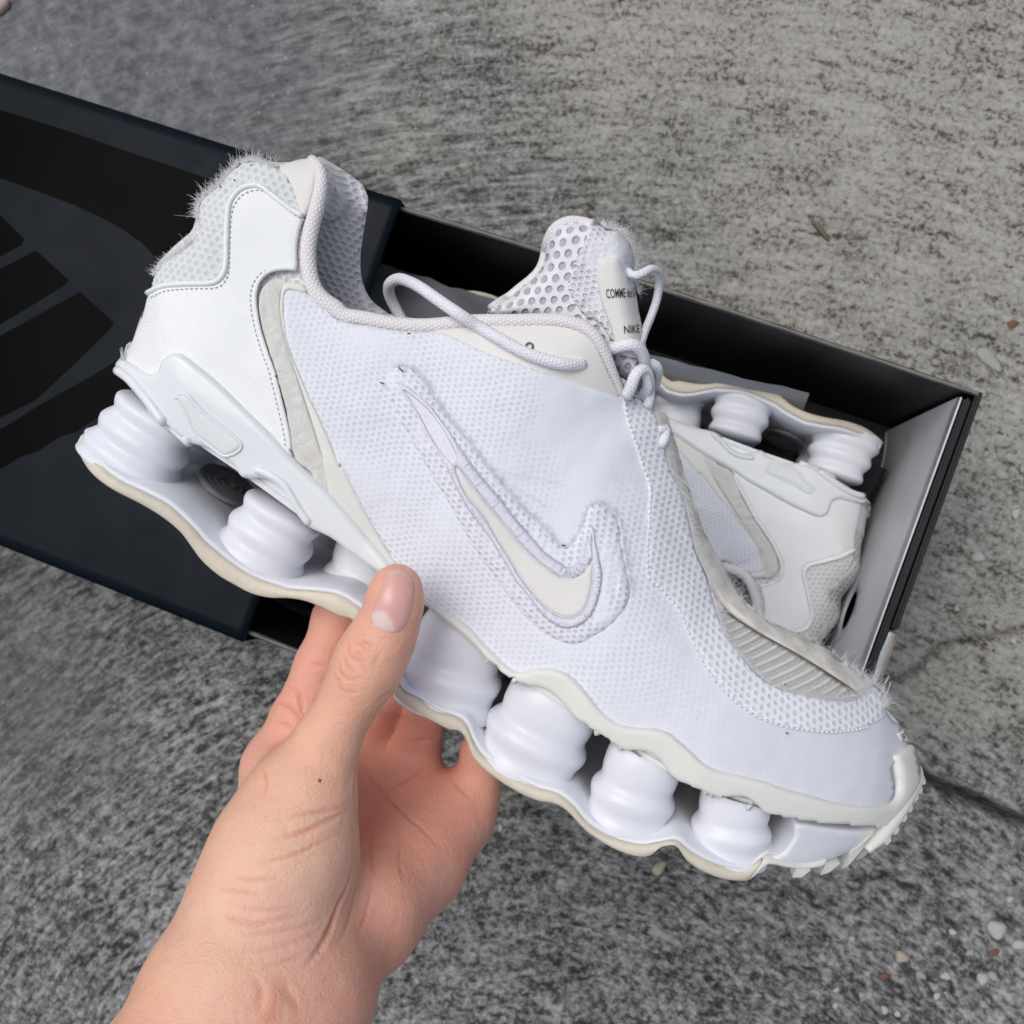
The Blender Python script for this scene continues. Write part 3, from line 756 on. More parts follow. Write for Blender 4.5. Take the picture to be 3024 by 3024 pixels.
# ---- lining shell (inside of the shoe)
def build_lining():
    u, v, w_ = eu.copy(), ev.copy(), ew.copy()
    P = np.stack([u, v, w_], -1)
    du = np.gradient(P, axis=0); dv = np.gradient(P, axis=1); n = np.cross(du, dv); n /= np.linalg.norm(n, axis=2)[..., None] + 1e-12
    sgn = np.sign((n[..., 2]).mean()); n = n * sgn
    P = P - n * .0012; P[..., 2] = np.maximum(P[..., 2], 0)
    J0 = 9
    Pl = P[:, J0:, :]; nv = Pl.reshape(-1, 3); fv = nv * np.array([1, 1, -1]); nj = NJ - J0
    part(new_obj('lining', np.vstack([nv, fv]), grid_faces(NI, nj) + grid_faces(NI, nj, len(nv), True), 'lining'))
    Pr = (P + n * .0004)[:, :J0 + 3, :]; rv = Pr.reshape(-1, 3); part(new_obj('carrier_rim', rv, grid_faces(NI, J0 + 2), 'tpu_white'), True)
    # puffy inner collar
    V = []; Fc = []; m = 14
    cols = [i for i in range(0, NI) if (P[i, -1, 0] - uh1) / (ut1 - uh1) < .42]
    for i in cols:
        sg = (P[i, -1, 0] - uh1) / (ut1 - uh1); fade = 1 - .75 * sm(.16, .42, np.array(sg))
        for k in range(m):
            t = k / (m - 1); j = int(round(NJ - t * 34)); q = P[i, j] - n[i, j] * float(fade * (.0012 + .0125 * math.sin(math.pi * min(1, .12 + t * .88)) ** .75)); q = q.copy()
            if sg < .1: q[0] += .004 * (1 - sg / .1) * math.sin(math.pi * t)
            q[2] = max(q[2], 0); V.append(q)
    nc = len(cols)
    for i in range(nc - 1):
        for k in range(m - 1): a = i * m + k; Fc.append((a, a + 1, a + m + 1, a + m))
    part(new_obj('collar_padding', V, Fc, 'lining'), True)
    # the far side's collar: a thick roll that stands over its edge
    V = []; Fc = []
    cs = [(i, 1) for i in range(16, 0, -1)] + [(i, -1) for i in range(0, NI) if (P[i, -1, 0] - uh1) / (ut1 - uh1) < .36]
    for i, sd in cs:
        sg = (P[i, -1, 0] - uh1) / (ut1 - uh1); fd = float(1 - .8 * sm(.12, .34, np.array(sg))) * (1 - i / 17 if sd > 0 else 1); T = P[i, -1]; n_ = n[i, -1]; sec = []
        for inn, up in ((-.0020, -.0030), (-.0022, .0005), (-.0005, .0032), (.0030, .0050), (.0070, .0050), (.0105, .0030)):
            sec.append(T - n_ * inn * (.35 + .65 * fd) + np.array((fd * (.0035 + .0060 * max(0, inn) / .0105), up * fd, 0)))
        for t_, inn in ((.06, .0135), (.14, .0150), (.24, .0140), (.36, .0095), (.5, .0015)):
            j = int(round(NJ * (1 - t_))); sec.append(P[i, j] - n[i, j] * inn * fd + np.array((.0100 * fd * (1 - t_), 0, 0)))
        for q in sec: V.append((q[0], q[1], sd * max(q[2], 0)))
    mm = 11
    for i in range(len(cs) - 1):
        for k in range(mm - 1): a = i * mm + k; Fc.append((a, a + mm, a + mm + 1, a + 1))
    part(new_obj('collar_roll', V, Fc, 'lining'))
    # footbed
    V = []; Fc = []
    for i in range(NI + 1):
        for k in range(9): V.append((eu[i, 1], ev[i, 1] + .001, ew[i, 1] * (k / 4 - 1)))
    for i in range(NI):
        for k in range(8): a = i * 9 + k; Fc.append((a, a + 1, a + 10, a + 9))
    part(new_obj('footbed', V, Fc, 'lining'))
    V2 = [(x, y - .0020, z * .86) for x, y, z in V]; part(new_obj('carrier_plate', V2, [f[::-1] for f in Fc], 'carrier_dark'))
build_lining()

# ---- textile and synthetic panels of the visible side, each with its twin on the other side
counter_top = A([(478, 905), (560, 868), (700, 855), (830, 850), (880, 820), (905, 750), (910, 600), (920, 450), (945, 370), (1000, 315), (1075, 293), (1120, 308), (1200, 370), (1270, 425), (1342, 465)])
counter_mid = A([(1305, 765), (1250, 762), (1170, 772), (1110, 812), (1078, 870), (1068, 950), (1088, 1080), (1132, 1230), (1182, 1370), (1222, 1530), (1258, 1680), (1275, 1790)])
cradle_top = G([(345, 128), (400, 152), (460, 192), (500, 203), (540, 183), (568, 120), (600, 90), (640, 82), (690, 105), (760, 162), (850, 235), (950, 330), (1050, 430), (1150, 525), (1210, 585), (1300, 690), (1400, 785), (1500, 880), (1600, 990), (1700, 1110), (1800, 1222), (1870, 1325)])
below = G([(1285, 720), (1150, 590), (1000, 450), (850, 320), (700, 240), (560, 240), (420, 200), (330, 170)])
panel('heel_counter', counter_top + A([(1322, 540), (1306, 640)]) + counter_mid + below + A([(345, 1285), (400, 1130), (445, 1020)]), 'twill', .0012, .0012, 11)
panel('heel_mesh', A([(478, 915), (484, 860), (508, 790), (535, 752), (600, 702), (680, 652), (735, 592), (755, 540), (750, 470), (757, 400), (792, 350), (860, 300), (890, 268), (925, 222), (962, 188), (1000, 162), (1060, 152), (1120, 167), (1180, 187), (1230, 210), (1275, 280), (1320, 390), (1340, 480), (1250, 470), (1130, 390), (1000, 380), (960, 500), (950, 700), (920, 830), (830, 890), (600, 910)]), 'mesh_heel', .0006, .0012, 12, jag=2.2)
panel('heel_tab', A([(1205, 188), (1290, 156), (1372, 142), (1415, 170), (1412, 260), (1392, 360), (1350, 470), (1322, 420), (1290, 320), (1250, 240)]), 'synthetic', .0010, .0012, 11)
velour_px = A([(1195, 815), (1135, 845), (1098, 910), (1092, 1010), (1125, 1150), (1172, 1300), (1212, 1430), (1252, 1580), (1275, 1750), (1305, 1850), (1390, 1920)]) + G([(1420, 830), (1478, 868), (1500, 850), (1470, 720)]) + A([(1452, 1820), (1410, 1690), (1366, 1550), (1316, 1400), (1266, 1250), (1228, 1100), (1212, 960), (1228, 880), (1260, 840)])
panel('velour_strip', velour_px, 'velour', .0010, .0012, 10, .0006, warp=lambda x, y, d: .0005 * noise.noise((x * .05, y * .05, 1)))
strip_px = A([(1235, 850), (1300, 842), (1352, 862), (1362, 905), (1300, 892), (1248, 895), (1236, 1000), (1262, 1200), (1332, 1380), (1412, 1550), (1482, 1700), (1562, 1900)]) + G([(1560, 700), (1690, 960), (1800, 1160), (1900, 1320), (1880, 1345), (1800, 1235), (1650, 1060), (1500, 890), (1490, 850), (1462, 720)]) + A([(1452, 1820), (1400, 1650), (1352, 1500), (1300, 1350), (1250, 1200), (1220, 1060), (1212, 950)])
panel('quarter_strip', strip_px, 'cream_rubber', .0014, .0014, 10, .0006)
fox_top = F_([(430, 30), (490, 108), (560, 170), (640, 220), (740, 282), (820, 370), (900, 452), (980, 522), (1040, 546), (1110, 526), (1200, 520), (1290, 546), (1360, 600), (1430, 680), (1500, 768), (1580, 830), (1680, 860), (1790, 866), (1880, 890)]) + E_([(385, 738), (460, 800), (540, 878), (640, 920), (760, 946), (880, 976), (1000, 1020), (1120, 1052), (1260, 1090), (1400, 1110), (1540, 1112), (1592, 1090), (1622, 1050), (1632, 980), (1616, 862), (1606, 840), (1690, 768)])
fox_bot = E_([(1735, 840), (1752, 920), (1740, 985), (1672, 1100), (1572, 1242), (1450, 1262), (1300, 1252), (1180, 1232), (1060, 1222), (980, 1200), (890, 1188), (850, 1120), (790, 1075), (740, 1055), (640, 1060), (560, 1070), (530, 1094), (500, 1070), (420, 1030), (370, 1024), (348, 1006)]) + F_([(1895, 1140), (1850, 1070), (1790, 1012), (1710, 990), (1600, 995), (1545, 1020), (1500, 970), (1440, 936), (1395, 928), (1385, 880), (1330, 780), (1260, 700), (1180, 640), (1100, 626), (1030, 640), (1005, 648), (985, 600), (920, 552), (870, 520), (858, 490), (800, 410), (700, 322), (600, 236), (540, 190), (490, 140), (420, 60)])
panel('foxing_strip', fox_top + fox_bot, 'cream_rubber', .0026, .0030, 10, .0012, 2)
cut_px = B([(1690, 1296), (1732, 1300), (1768, 1350), (1800, 1440), (1838, 1560), (1870, 1680)]) + D_([(30, 160), (62, 270), (102, 430), (132, 560), (190, 680), (240, 850), (270, 1000), (300, 1080), (345, 1180), (382, 1320), (420, 1430), (472, 1540), (560, 1650), (660, 1750), (760, 1812), (900, 1852), (1050, 1880), (1190, 1880), (1290, 1830)])
mesh_left = A([(1365, 905), (1300, 893), (1245, 893), (1234, 1000), (1258, 1200), (1328, 1380), (1408, 1550), (1478, 1700), (1556, 1900)]) + G([(1556, 700), (1686, 960), (1796, 1160), (1896, 1320)])
mesh_top = B([(1600, 1300), (1480, 1262), (1350, 1222), (1200, 1172), (1050, 1122), (900, 1072), (760, 1012), (660, 962), (560, 934), (400, 934), (200, 905), (0, 868)])
fox_in = [(x - 8, y + 14) for x, y in fox_top]
toe_edge = E_([(1400, 510), (1480, 445), (1535, 470), (1552, 560), (1602, 632), (1680, 702), (1695, 780)])
def mesh_warp(x, y, d):      # slack, slightly puckered cloth
    return .0006 * noise.noise((x * .006, y * .006, 3)) + .0002 * noise.noise((x * .02, y * .02, 8))
panel('side_mesh', mesh_left + fox_in[1:-2] + [E_([(1640, 860)])[0]] + toe_edge[::-1][0:1] + toe_edge[::-1][1:] + cut_px[::-1][2:] + mesh_top, 'mesh_side', .0008, .0010, 12, 0, 2, warp=mesh_warp)
stitch_px = B([(1605, 1300), (1642, 1450), (1682, 1580), (1722, 1720), (1760, 1840)]) + E_([(200, -220), (270, -120), (330, -50), (385, 20), (430, 130), (490, 250), (560, 370), (640, 470), (740, 560), (860, 630), (980, 670), (1120, 695), (1250, 705), (1400, 690), (1470, 668)])
panel('vamp_band', stitch_px + E_([(1560, 610), (1535, 480), (1490, 450), (1420, 500)]) + cut_px[::-1][1:], 'mesh_band', .0016, .0010, 11, .0006, 2, warp=mesh_warp)
stitches('vamp_stitching', stitch_px, .0017, .0013, .0005, .00038, 'thread')
panel('eyestay', B([(540, 925), (700, 905), (860, 895), (1000, 890), (1150, 892), (1300, 905), (1390, 935), (1452, 990), (1500, 1080), (1535, 1160), (1575, 1245), (1604, 1302), (1480, 1270), (1350, 1232), (1200, 1182), (1050, 1132), (900, 1082), (760, 1022), (660, 972)]), 'synthetic', .0006, .001, 11)
v, f, uv = tube_mesh([tuple(hit(*B([(1090 + 20 * math.cos(a), 1010 + 20 * math.sin(a))])[0])[0] + Vector((0, 0, .0011))) for a in np.linspace(0, 2 * math.pi, 17)], .00028, 6)
part(new_obj('eyelet', v, f, 'eyelet_metal'), True)
# heel cradle of hard plastic with a recessed insert
cradle_bot = G([(1800, 1335), (1700, 1272), (1600, 1200), (1530, 1142), (1440, 1098), (1370, 1062), (1312, 980), (1262, 880), (1200, 822), (1130, 792), (1010, 792), (970, 732), (915, 682), (850, 642), (790, 612), (730, 600), (670, 586), (600, 530), (520, 440), (440, 340), (385, 265), (330, 222), (296, 200), (310, 150)])
CRA = panel('heel_cradle', cradle_top + cradle_bot, 'tpu_white', .0032, .0034, 10, .0016, 2)
ins = G([(652, 345), (668, 312), (700, 305), (740, 345), (800, 412), (900, 492), (1000, 572), (1018, 600), (1000, 632), (920, 662), (850, 612), (780, 562), (742, 520), (705, 430)])
panel('cradle_insert', ins, 'tpu_insert', .0040, .0014, 9, .0008, par=CRA)
q = on_path(ins + ins[:1], .0034, step=8); tube('insert_groove', q, .0005, 'tpu_white', par=CRA)
rid = G([(470, 250), (560, 330), (640, 420), (760, 560), (860, 640)]); 
lip = G([(1080, 730), (1180, 770), (1260, 830), (1330, 950), (1400, 1050)])
tube('cradle_lip', on_path(lip, .0030), [.0004] + [.0014] * (len(on_path(lip, 0)) - 2) + [.0004], 'tpu_white')
lip2 = G([(330, 200), (400, 250), (480, 340), (560, 450), (640, 540), (720, 585)])
tube('cradle_lip', on_path(lip2, .0030), .0016, 'tpu_white')
# ---- piping and seams
def collar_path():
    out = []
    for x, y in resample(catmull(collar_px, 4), 12):
        p = on_w(x, y, .022)
        for _ in range(6):
            s_ = (p.x - uh1) / (ut1 - uh1); p = on_w(x, y, float(Bw(np.array(max(s_, .001))) * Mt(np.array(s_), np.array(1.0))) if s_ < .46 else max(p.z * 0 + hit(x, y)[0].z, .004))
        out.append(tuple(p))
    P = np.array(out)
    for _ in range(6): P[1:-1] = .25 * P[:-2] + .5 * P[1:-1] + .25 * P[2:]
    return P
col = collar_path(); tube('collar_piping', col, np.interp(np.linspace(0, 1, len(col)), [0, .1, .3, .8, 1], [.0018, .0024, .0027, .0022, .0013]), 'braid', seg=14)
tube('counter_piping', on_path(counter_top, .0014), .00085, 'twill')
tube('counter_piping', on_path(counter_mid, .0012), .0007, 'twill')
sh = lambda pts, dx, dy: [(x + dx, y + dy) for x, y in pts]
stitches('counter_stitching', sh(counter_top, 9, 14), .0014, .0010, .0006, .00018, 'hair')
stitches('counter_stitching', sh(counter_mid[1:], -12, 0), .0014, .0010, .0006, .00018, 'hair')
# ---- swoosh mark: fuzzy raised patch, embroidered border, smooth fill
pat = C([(120, 170), (160, 150), (225, 172), (300, 250), (390, 390), (470, 500), (560, 600), (650, 720), (760, 850), (850, 960), (980, 1080), (1080, 1190), (1130, 1165), (1180, 1080), (1220, 970), (1290, 940), (1360, 990), (1400, 1060), (1420, 1200), (1442, 1330), (1462, 1450), (1430, 1550), (1350, 1640), (1250, 1705), (1140, 1745), (1000, 1690), (850, 1560), (700, 1360), (560, 1160), (450, 960), (330, 760), (200, 540), (110, 360), (85, 250)])
pl = np.array(resample(catmull(C([(160, 230), (400, 560), (600, 900), (800, 1200), (1000, 1450), (1120, 1500), (1240, 1420), (1270, 1250), (1250, 1060)]), 6), 12))
def pat_warp(x, y, d):
    return .0014 * (1 - math.exp(-d / 14)) + .0004 * noise.noise((x * .05, y * .05, 5))
SWP = panel('swoosh_patch', pat, 'mesh_swoosh', .0010, .0012, 10, .0003, 3, warp=pat_warp)
emb = C([(155, 258), (230, 380), (330, 560), (420, 700), (480, 830), (560, 980), (660, 1110), (740, 1240), (820, 1370), (900, 1470), (970, 1560), (1040, 1620), (1110, 1645), (1180, 1630), (1240, 1580), (1280, 1480), (1297, 1360), (1278, 1250), (1258, 1170), (1235, 1075), (1222, 1150), (1198, 1230), (1150, 1298), (1110, 1310), (1060, 1280), (980, 1220), (900, 1130), (800, 1010), (700, 880), (600, 760), (500, 620), (400, 480), (300, 360)])
swo = C([(482, 735), (520, 850), (570, 930), (640, 1010), (700, 1120), (770, 1230), (830, 1330), (900, 1430), (960, 1500), (1030, 1560), (1100, 1590), (1160, 1588), (1212, 1540), (1242, 1450), (1252, 1350), (1246, 1262), (1220, 1320), (1170, 1360), (1110, 1375), (1050, 1350), (980, 1300), (900, 1230), (820, 1140), (740, 1040), (680, 970), (600, 870), (540, 790)])
panel('swoosh_backing', emb, 'embroidery', .0026, .001, 9, .0003, 2, par=SWP)
panel('swoosh_fill', swo, 'synthetic', .0030, .001, 9, .0004, 2, par=SWP)
def satin():
    """satin stitch between the fill and the outer line: short raised threads"""
    J = Joined(); e = resample(catmull(emb, 4, True), 2.0, True); s_ = resample(catmull(swo, 4, True), 2.0, True)
    for i, p in enumerate(e):
        d = np.hypot(*(s_ - p).T); k = int(d.argmin())
        qd = s_[k]; 
        if d[k] > 62: 
            dirv = (qd - p) / d[k]; qd = p + dirv * 28
        jit = rng.normal(0, .8, 2); a, b = p - (qd - p) * .08 + jit, qd
        pts = []
        for t in (0, .3, .7, 1):
            x, y = a + (b - a) * t; h, n, _ = hit(x, y); pts.append(tuple(h + n * (.0026 + .0005 * math.sin(math.pi * (t * .8 + .1)))))
        J.add(*tube_mesh(pts, [.00010, .00015, .00015, .00010], 4))
    part(J.build('swoosh_embroidery', 'embroidery', kind='stuff'), True, SWP)
satin()

# ---- sole: outsole, midsole plate, columns
UT0 = on_w(*G([(46, 600)])[0], 0).x; UT1 = on_w(*E_([(1770, 940)])[0], 0).x + .0004
def Ws(u):
    s = np.clip((u - UT0) / (UT1 - UT0), 0, 1)
    b = lerp_tab([(0, .040), (.15, .041), (.35, .037), (.5, .039), (.62, .047), (.75, .051), (.86, .049), (1, .045)], s)
    heel = np.sqrt(np.clip(1 - ((.15 - np.minimum(s, .15)) / .15) ** 2, 0, 1)); toe = np.clip(1 - ((np.maximum(s, .78) - .78) / .22) ** 2.2, 0, 1) ** .5
    se = np.clip((u + .139) / (UT1 + .139), 0, 1); k = sm(.70, .84, s)
    return b * heel * toe * (1 - k) + k * (Bw(se) + .0022 * np.clip((UT1 - u) / .012, 0, 1))
def on_sole(px, py):
    wv = .03
    for _ in range(12): p = on_w(px, py, wv); wv = .5 * wv + .5 * float(Ws(p.x))
    return on_w(px, py, wv)
ob = G([(48, 600), (55, 640), (80, 700), (130, 770), (200, 830), (280, 880), (380, 930), (470, 980), (560, 1040), (640, 1110), (700, 1190), (760, 1270), (850, 1350), (950, 1410), (1050, 1460), (1150, 1482), (1250, 1484), (1350, 1500), (1450, 1540), (1550, 1590), (1650, 1640)]) + F_([(300, 655), (330, 700), (450, 790), (560, 850), (630, 885), (680, 888), (720, 930), (738, 985), (765, 1045), (850, 1130), (1000, 1230), (1130, 1290), (1220, 1305), (1290, 1340), (1350, 1400), (1430, 1480), (1560, 1560), (1680, 1605), (1760, 1610), (1800, 1590), (1835, 1556)]) + E_([(370, 1350), (405, 1385), (440, 1438), (530, 1500), (650, 1545), (760, 1556), (815, 1545), (845, 1500), (870, 1470), (930, 1462), (1010, 1480), (1100, 1488), (1200, 1478), (1300, 1445), (1400, 1400), (1500, 1340), (1580, 1268), (1650, 1180), (1705, 1090), (1745, 1010), (1765, 945)])
ot = G([(82, 545), (92, 620), (140, 690), (220, 770), (310, 830), (400, 870), (480, 910), (570, 960), (650, 1030), (720, 1100), (770, 1160), (830, 1212), (900, 1270), (1000, 1340), (1100, 1390), (1200, 1422), (1260, 1440), (1400, 1450), (1530, 1470), (1620, 1520), (1690, 1590)]) + F_([(330, 622), (450, 710), (560, 780), (680, 822), (730, 870), (762, 950), (830, 1050), (1000, 1160), (1130, 1225), (1240, 1256), (1340, 1330), (1405, 1412), (1500, 1480), (1620, 1530), (1740, 1550), (1810, 1535)]) + E_([(280, 1342), (350, 1328), (400, 1345), (470, 1400), (560, 1450), (660, 1485), (760, 1495), (835, 1462), (870, 1436), (940, 1430), (1100, 1460), (1200, 1445), (1300, 1410), (1400, 1370), (1500, 1300), (1570, 1240), (1650, 1130), (1700, 1040), (1745, 950), (1760, 900)])
def curve_uv(px):
    q = resample(catmull(px, 4), 8); P = np.array([tuple(on_sole(x, y))[:2] for x, y in q])
    P = P[np.argsort(P[:, 0])]; k = np.r_[True, np.diff(P[:, 0]) > 1e-5]; return P[k]
OB, OT = curve_uv(ob), curve_uv(ot)
u_lo = min(OB[0, 0], OT[0, 0]); u_hi = max(OB[-1, 0], OT[-1, 0])
_ph = np.linspace(0, math.pi, 300); US = u_lo + .0002 + (u_hi - u_lo - .0004) * (.5 * (1 - np.cos(_ph)) / 2 + .5 * _ph / math.pi)
VB = np.interp(US, OB[:, 0], OB[:, 1]); VT = np.interp(US, OT[:, 0], OT[:, 1]); VT = np.maximum(VT, VB + .0012)
def sole_loft(name, vb, vt, ws, mat, rnd=.0008, sl=slice(None)):
    V = []; Fc = []; UU = US[sl]
    for u, b, t, w_ in zip(UU, vb[sl], vt[sl], ws[sl]):
        r = min(rnd, w_ * .4, (t - b) * .4)
        loop = [(w_ - r, b), (w_, b + r), (w_, t - r), (w_ - r, t), (w_ * .4, t), (-w_ * .4, t), (-w_ + r, t), (-w_, t - r), (-w_, b + r), (-w_ + r, b), (-w_ * .4, b), (w_ * .4, b)]
        V += [(u, vv, ww) for ww, vv in loop]
    m = 12
    for i in range(len(UU) - 1):
        for k in range(m): Fc.append((i * m + k, i * m + (k + 1) % m, (i + 1) * m + (k + 1) % m, (i + 1) * m + k))
    Fc.append(tuple(range(m))); Fc.append(tuple((len(UU) - 1) * m + k for k in range(m))[::-1])
    o = new_obj(name, V, Fc, mat); bm = bmesh.new(); bm.from_mesh(o.data); bmesh.ops.recalc_face_normals(bm, faces=bm.faces); bm.to_mesh(o.data); bm.free(); return part(o)
WSU = np.maximum(Ws(US), .002)
PT = VT + .0020 * (1 - sm(.118, .132, US)) + .0001
cutu = int(np.searchsorted(US, .122))
sole_loft('outsole', VB, VT - .0001, WSU, 'yellow_sole', sl=slice(0, cutu + 1))
sole_loft('toe_lip', VB, VT - .0001, WSU, 'cream_rubber', sl=slice(cutu, int(np.searchsorted(US, UT1 - .024))))
sole_loft('sole_plate', VT, PT, np.maximum(WSU - .0007 - .008 * sm(.118, .135, US), .0015), 'foam_white', .0012, sl=slice(0, int(np.searchsorted(US, UT1 - .034))))
def lugs():
    J = []
    tips = E_([(1045, 1528), (1095, 1526), (1205, 1512), (1252, 1500), (1325, 1478), (1355, 1468), (1410, 1430), (1450, 1412), (1490, 1385), (1530, 1352), (1560, 1318), (1590, 1290), (1618, 1250), (1645, 1215), (1668, 1170), (1690, 1130), (1712, 1085), (1742, 1065)])
    for i in range(0, len(tips) - 10, 2):
        a, b = on_sole(*tips[i]), on_sole(*tips[i + 1]); V = []
        for p in (a, b):
            vb_ = float(np.interp(p.x, US, VB)); w_ = float(Ws(np.array(p.x)))
            for wz in (w_ + .0002, w_ - .006):
                V.append((p.x - .001 if p is a else p.x + .001, vb_ + .0008, wz)); V.append((p.x, min(p.y, vb_ - .0006), wz))
        Fc = [(0, 1, 5, 4), (2, 6, 7, 3), (1, 3, 7, 5), (0, 2, 3, 1), (4, 5, 7, 6), (0, 4, 6, 2)]
        part(new_obj('tread_lug', V, Fc, 'cream_rubber', smooth=False), True)
lugs()
def toe_bumper():
    px = E_([(1470, 1372), (1545, 1300), (1612, 1215), (1668, 1128), (1712, 1048), (1745, 985), (1757, 940), (1752, 905)]); wv = [.0345, .0310, .0265, .0210, .0150, .0085, .0030, .0]
    P = np.array([tuple(on_w(x, y, z)) for (x, y), z in zip(px, wv)]); P = resample(catmull(P, 6), .0012)
    tube('toe_bumper', P, np.interp(np.linspace(0, 1, len(P)), [0, .15, .8, 1], [.0012, .0022, .0024, .0018]), 'cream_rubber', True, 12)
    n = 7
    for k in range(n):
        i = int((.16 + .72 * k / (n - 1)) * (len(P) - 1)); t = P[min(i + 1, len(P) - 1)] - P[i - 1]; t /= np.linalg.norm(t); c = P[i]; o_ = np.array((.62 + .3 * k / n, -.75 + .45 * k / n, .25)); o_ = o_ - t * (o_ @ t); o_ /= np.linalg.norm(o_); b_ = np.cross(t, o_)
        V = []
        for a in (-1, 1):
            for q in (-1, 1):
                V.append(c + t * a * .0016 + b_ * q * .0020 + o_ * .0008); V.append(c + t * a * .0010 + b_ * q * .0016 + o_ * .0026)
        part(new_obj('tread_lug', V, [(0, 1, 5, 4), (2, 6, 7, 3), (1, 3, 7, 5), (0, 2, 3, 1), (4, 5, 7, 6), (0, 4, 6, 2)], 'cream_rubber', smooth=False), True)
toe_bumper()
def ridged(top, amp, n, flare, dome):
    out = []
    for h in np.linspace(0, 1, 40):
        cc = ((math.cos(2 * math.pi * (h * n + .5 - .10)) + 1) / 2) ** .75 * 2 - 1; r = 1 + (top - 1) * h + amp * cc * (.4 + .6 * min(1, h * 5))
        r += flare * math.exp(-(h / .07) ** 2)
        if h > dome: q = (h - dome) / (1 - dome); r *= math.sqrt(max(.06, 1 - .9 * q * q))
        out.append((h, r))
    return out
HEELP = ridged(.76, .050, 3.0, .05, .88)
FOREP = [tuple(q) for q in catmull([(0, 1.06), (.08, 1.03), (.15, .965), (.22, .965), (.30, 1.02), (.37, 1.04), (.43, .985), (.48, .91), (.53, .89), (.64, .915), (.80, .90), (.90, .84), (1.0, .74), (1.06, .60), (1.10, .40)], 4)]
def column(b0, b1, t0, t1, prof, wz=.82, inset=0.0, sink=.002, twin=True):
    """column between two pixel pairs: base left/right and top left/right"""
    bl, br = np.array(b0), np.array(b1); tl, tr = np.array(t0), np.array(t1)
    bc, tc = (bl + br) / 2, (tl + tr) / 2
    wv = .025
    for _ in range(3):
        pb = on_w(*bc, wv); p0, p1 = on_w(*bl, wv), on_w(*br, wv); r = (p1 - p0).length / 2; wv = float(Ws(np.array(pb.x))) - r * wz * 1.02 - .0012 - inset
    pt = on_w(*tc, wv); q0, q1 = on_w(*tl, wv), on_w(*tr, wv); rt = (q1 - q0).length / 2
    ax = pt - pb; h = ax.length + (.0070 if prof is FOREP else 0); ax.normalize(); pb = pb - ax * sink; h += sink
    e1 = Vector((1, 0, 0)); e1 = (e1 - ax * e1.dot(ax)).normalized(); e2 = e1.cross(ax)
    PR = prof; n = 36; V = []; Fc = []
    for hh, rr in PR:
        for k in range(n):
            t = 2 * math.pi * k / n; c, s_ = math.cos(t), math.sin(t)
            sq = (abs(c) ** 2.3 + abs(s_) ** 2.3) ** (-1 / 2.3)
            V.append(pb + ax * (h * hh) + (e1 * c * r + e2 * s_ * r * wz) * rr * sq)
    for i in range(len(PR) - 1):
        for k in range(n): Fc.append((i * n + k, i * n + (k + 1) % n, (i + 1) * n + (k + 1) % n, (i + 1) * n + k))
    Fc.append(tuple(range(n))[::-1]); Fc.append(tuple((len(PR) - 1) * n + k for k in range(n)))
    o = new_obj('cushion_column', V, Fc, 'foam_white'); bm = bmesh.new(); bm.from_mesh(o.data); bmesh.ops.recalc_face_normals(bm, faces=bm.faces); bm.to_mesh(o.data); bm.free(); part(o, twin)
g = lambda *p: G(p); 
def col2(cv, a, b, c, d, prof, **k): column(*cv([a, b, c, d]), prof, **k)
col2(G, (95, 585), (615, 860), (330, 215), (760, 560), HEELP, inset=.0012)
col2(G, (815, 1190), (1330, 1375), (1020, 790), (1500, 1090), HEELP)
col2(G, (1440, 1420), (1840, 1560), (1540, 1120), (1900, 1330), FOREP, inset=.016)
col2(F_, (345, 620), (870, 800), (520, 180), (900, 490), FOREP)
col2(F_, (800, 925), (1330, 1180), (1060, 600), (1400, 830), FOREP)
col2(F_, (1420, 1280), (1850, 1480), (1600, 975), (1880, 1150), FOREP)
col2(E_, (455, 1330), (890, 1415), (560, 1040), (880, 1130), FOREP)
def medallion():
    cu_ = on_w(*G([(800, 900)])[0], 0).x + .004; vv = float(np.interp(cu_, US, PT)); sl = math.atan2(float(np.interp(cu_ + .012, US, PT) - np.interp(cu_ - .012, US, PT)), .024)
    Rz = Matrix.Rotation(sl, 3, 'Z'); V = []; Fc = []; rr = [0.0005, .0035, .0042, .0050, .0075, .0082, .0090, .0115, .0122, .0130, .0155, .0162, .0175]; hh = [.0010, .0010, .0020, .0010, .0010, .0020, .0010, .0010, .0020, .0010, .0010, .0020, .0002]; n = 36
    for r, h_ in zip(rr, hh):
        for k in range(n): a = 2 * math.pi * k / n; V.append(Rz @ Vector((r * .62 * math.cos(a), h_, r * .85 * math.sin(a))) + Vector((cu_, vv + .0006, 0)))
    for i in range(len(rr) - 1):
        for k in range(n): Fc.append((i * n + k, i * n + (k + 1) % n, (i + 1) * n + (k + 1) % n, (i + 1) * n + k))
    part(new_obj('heel_medallion', V, Fc, 'medallion'))
medallion()
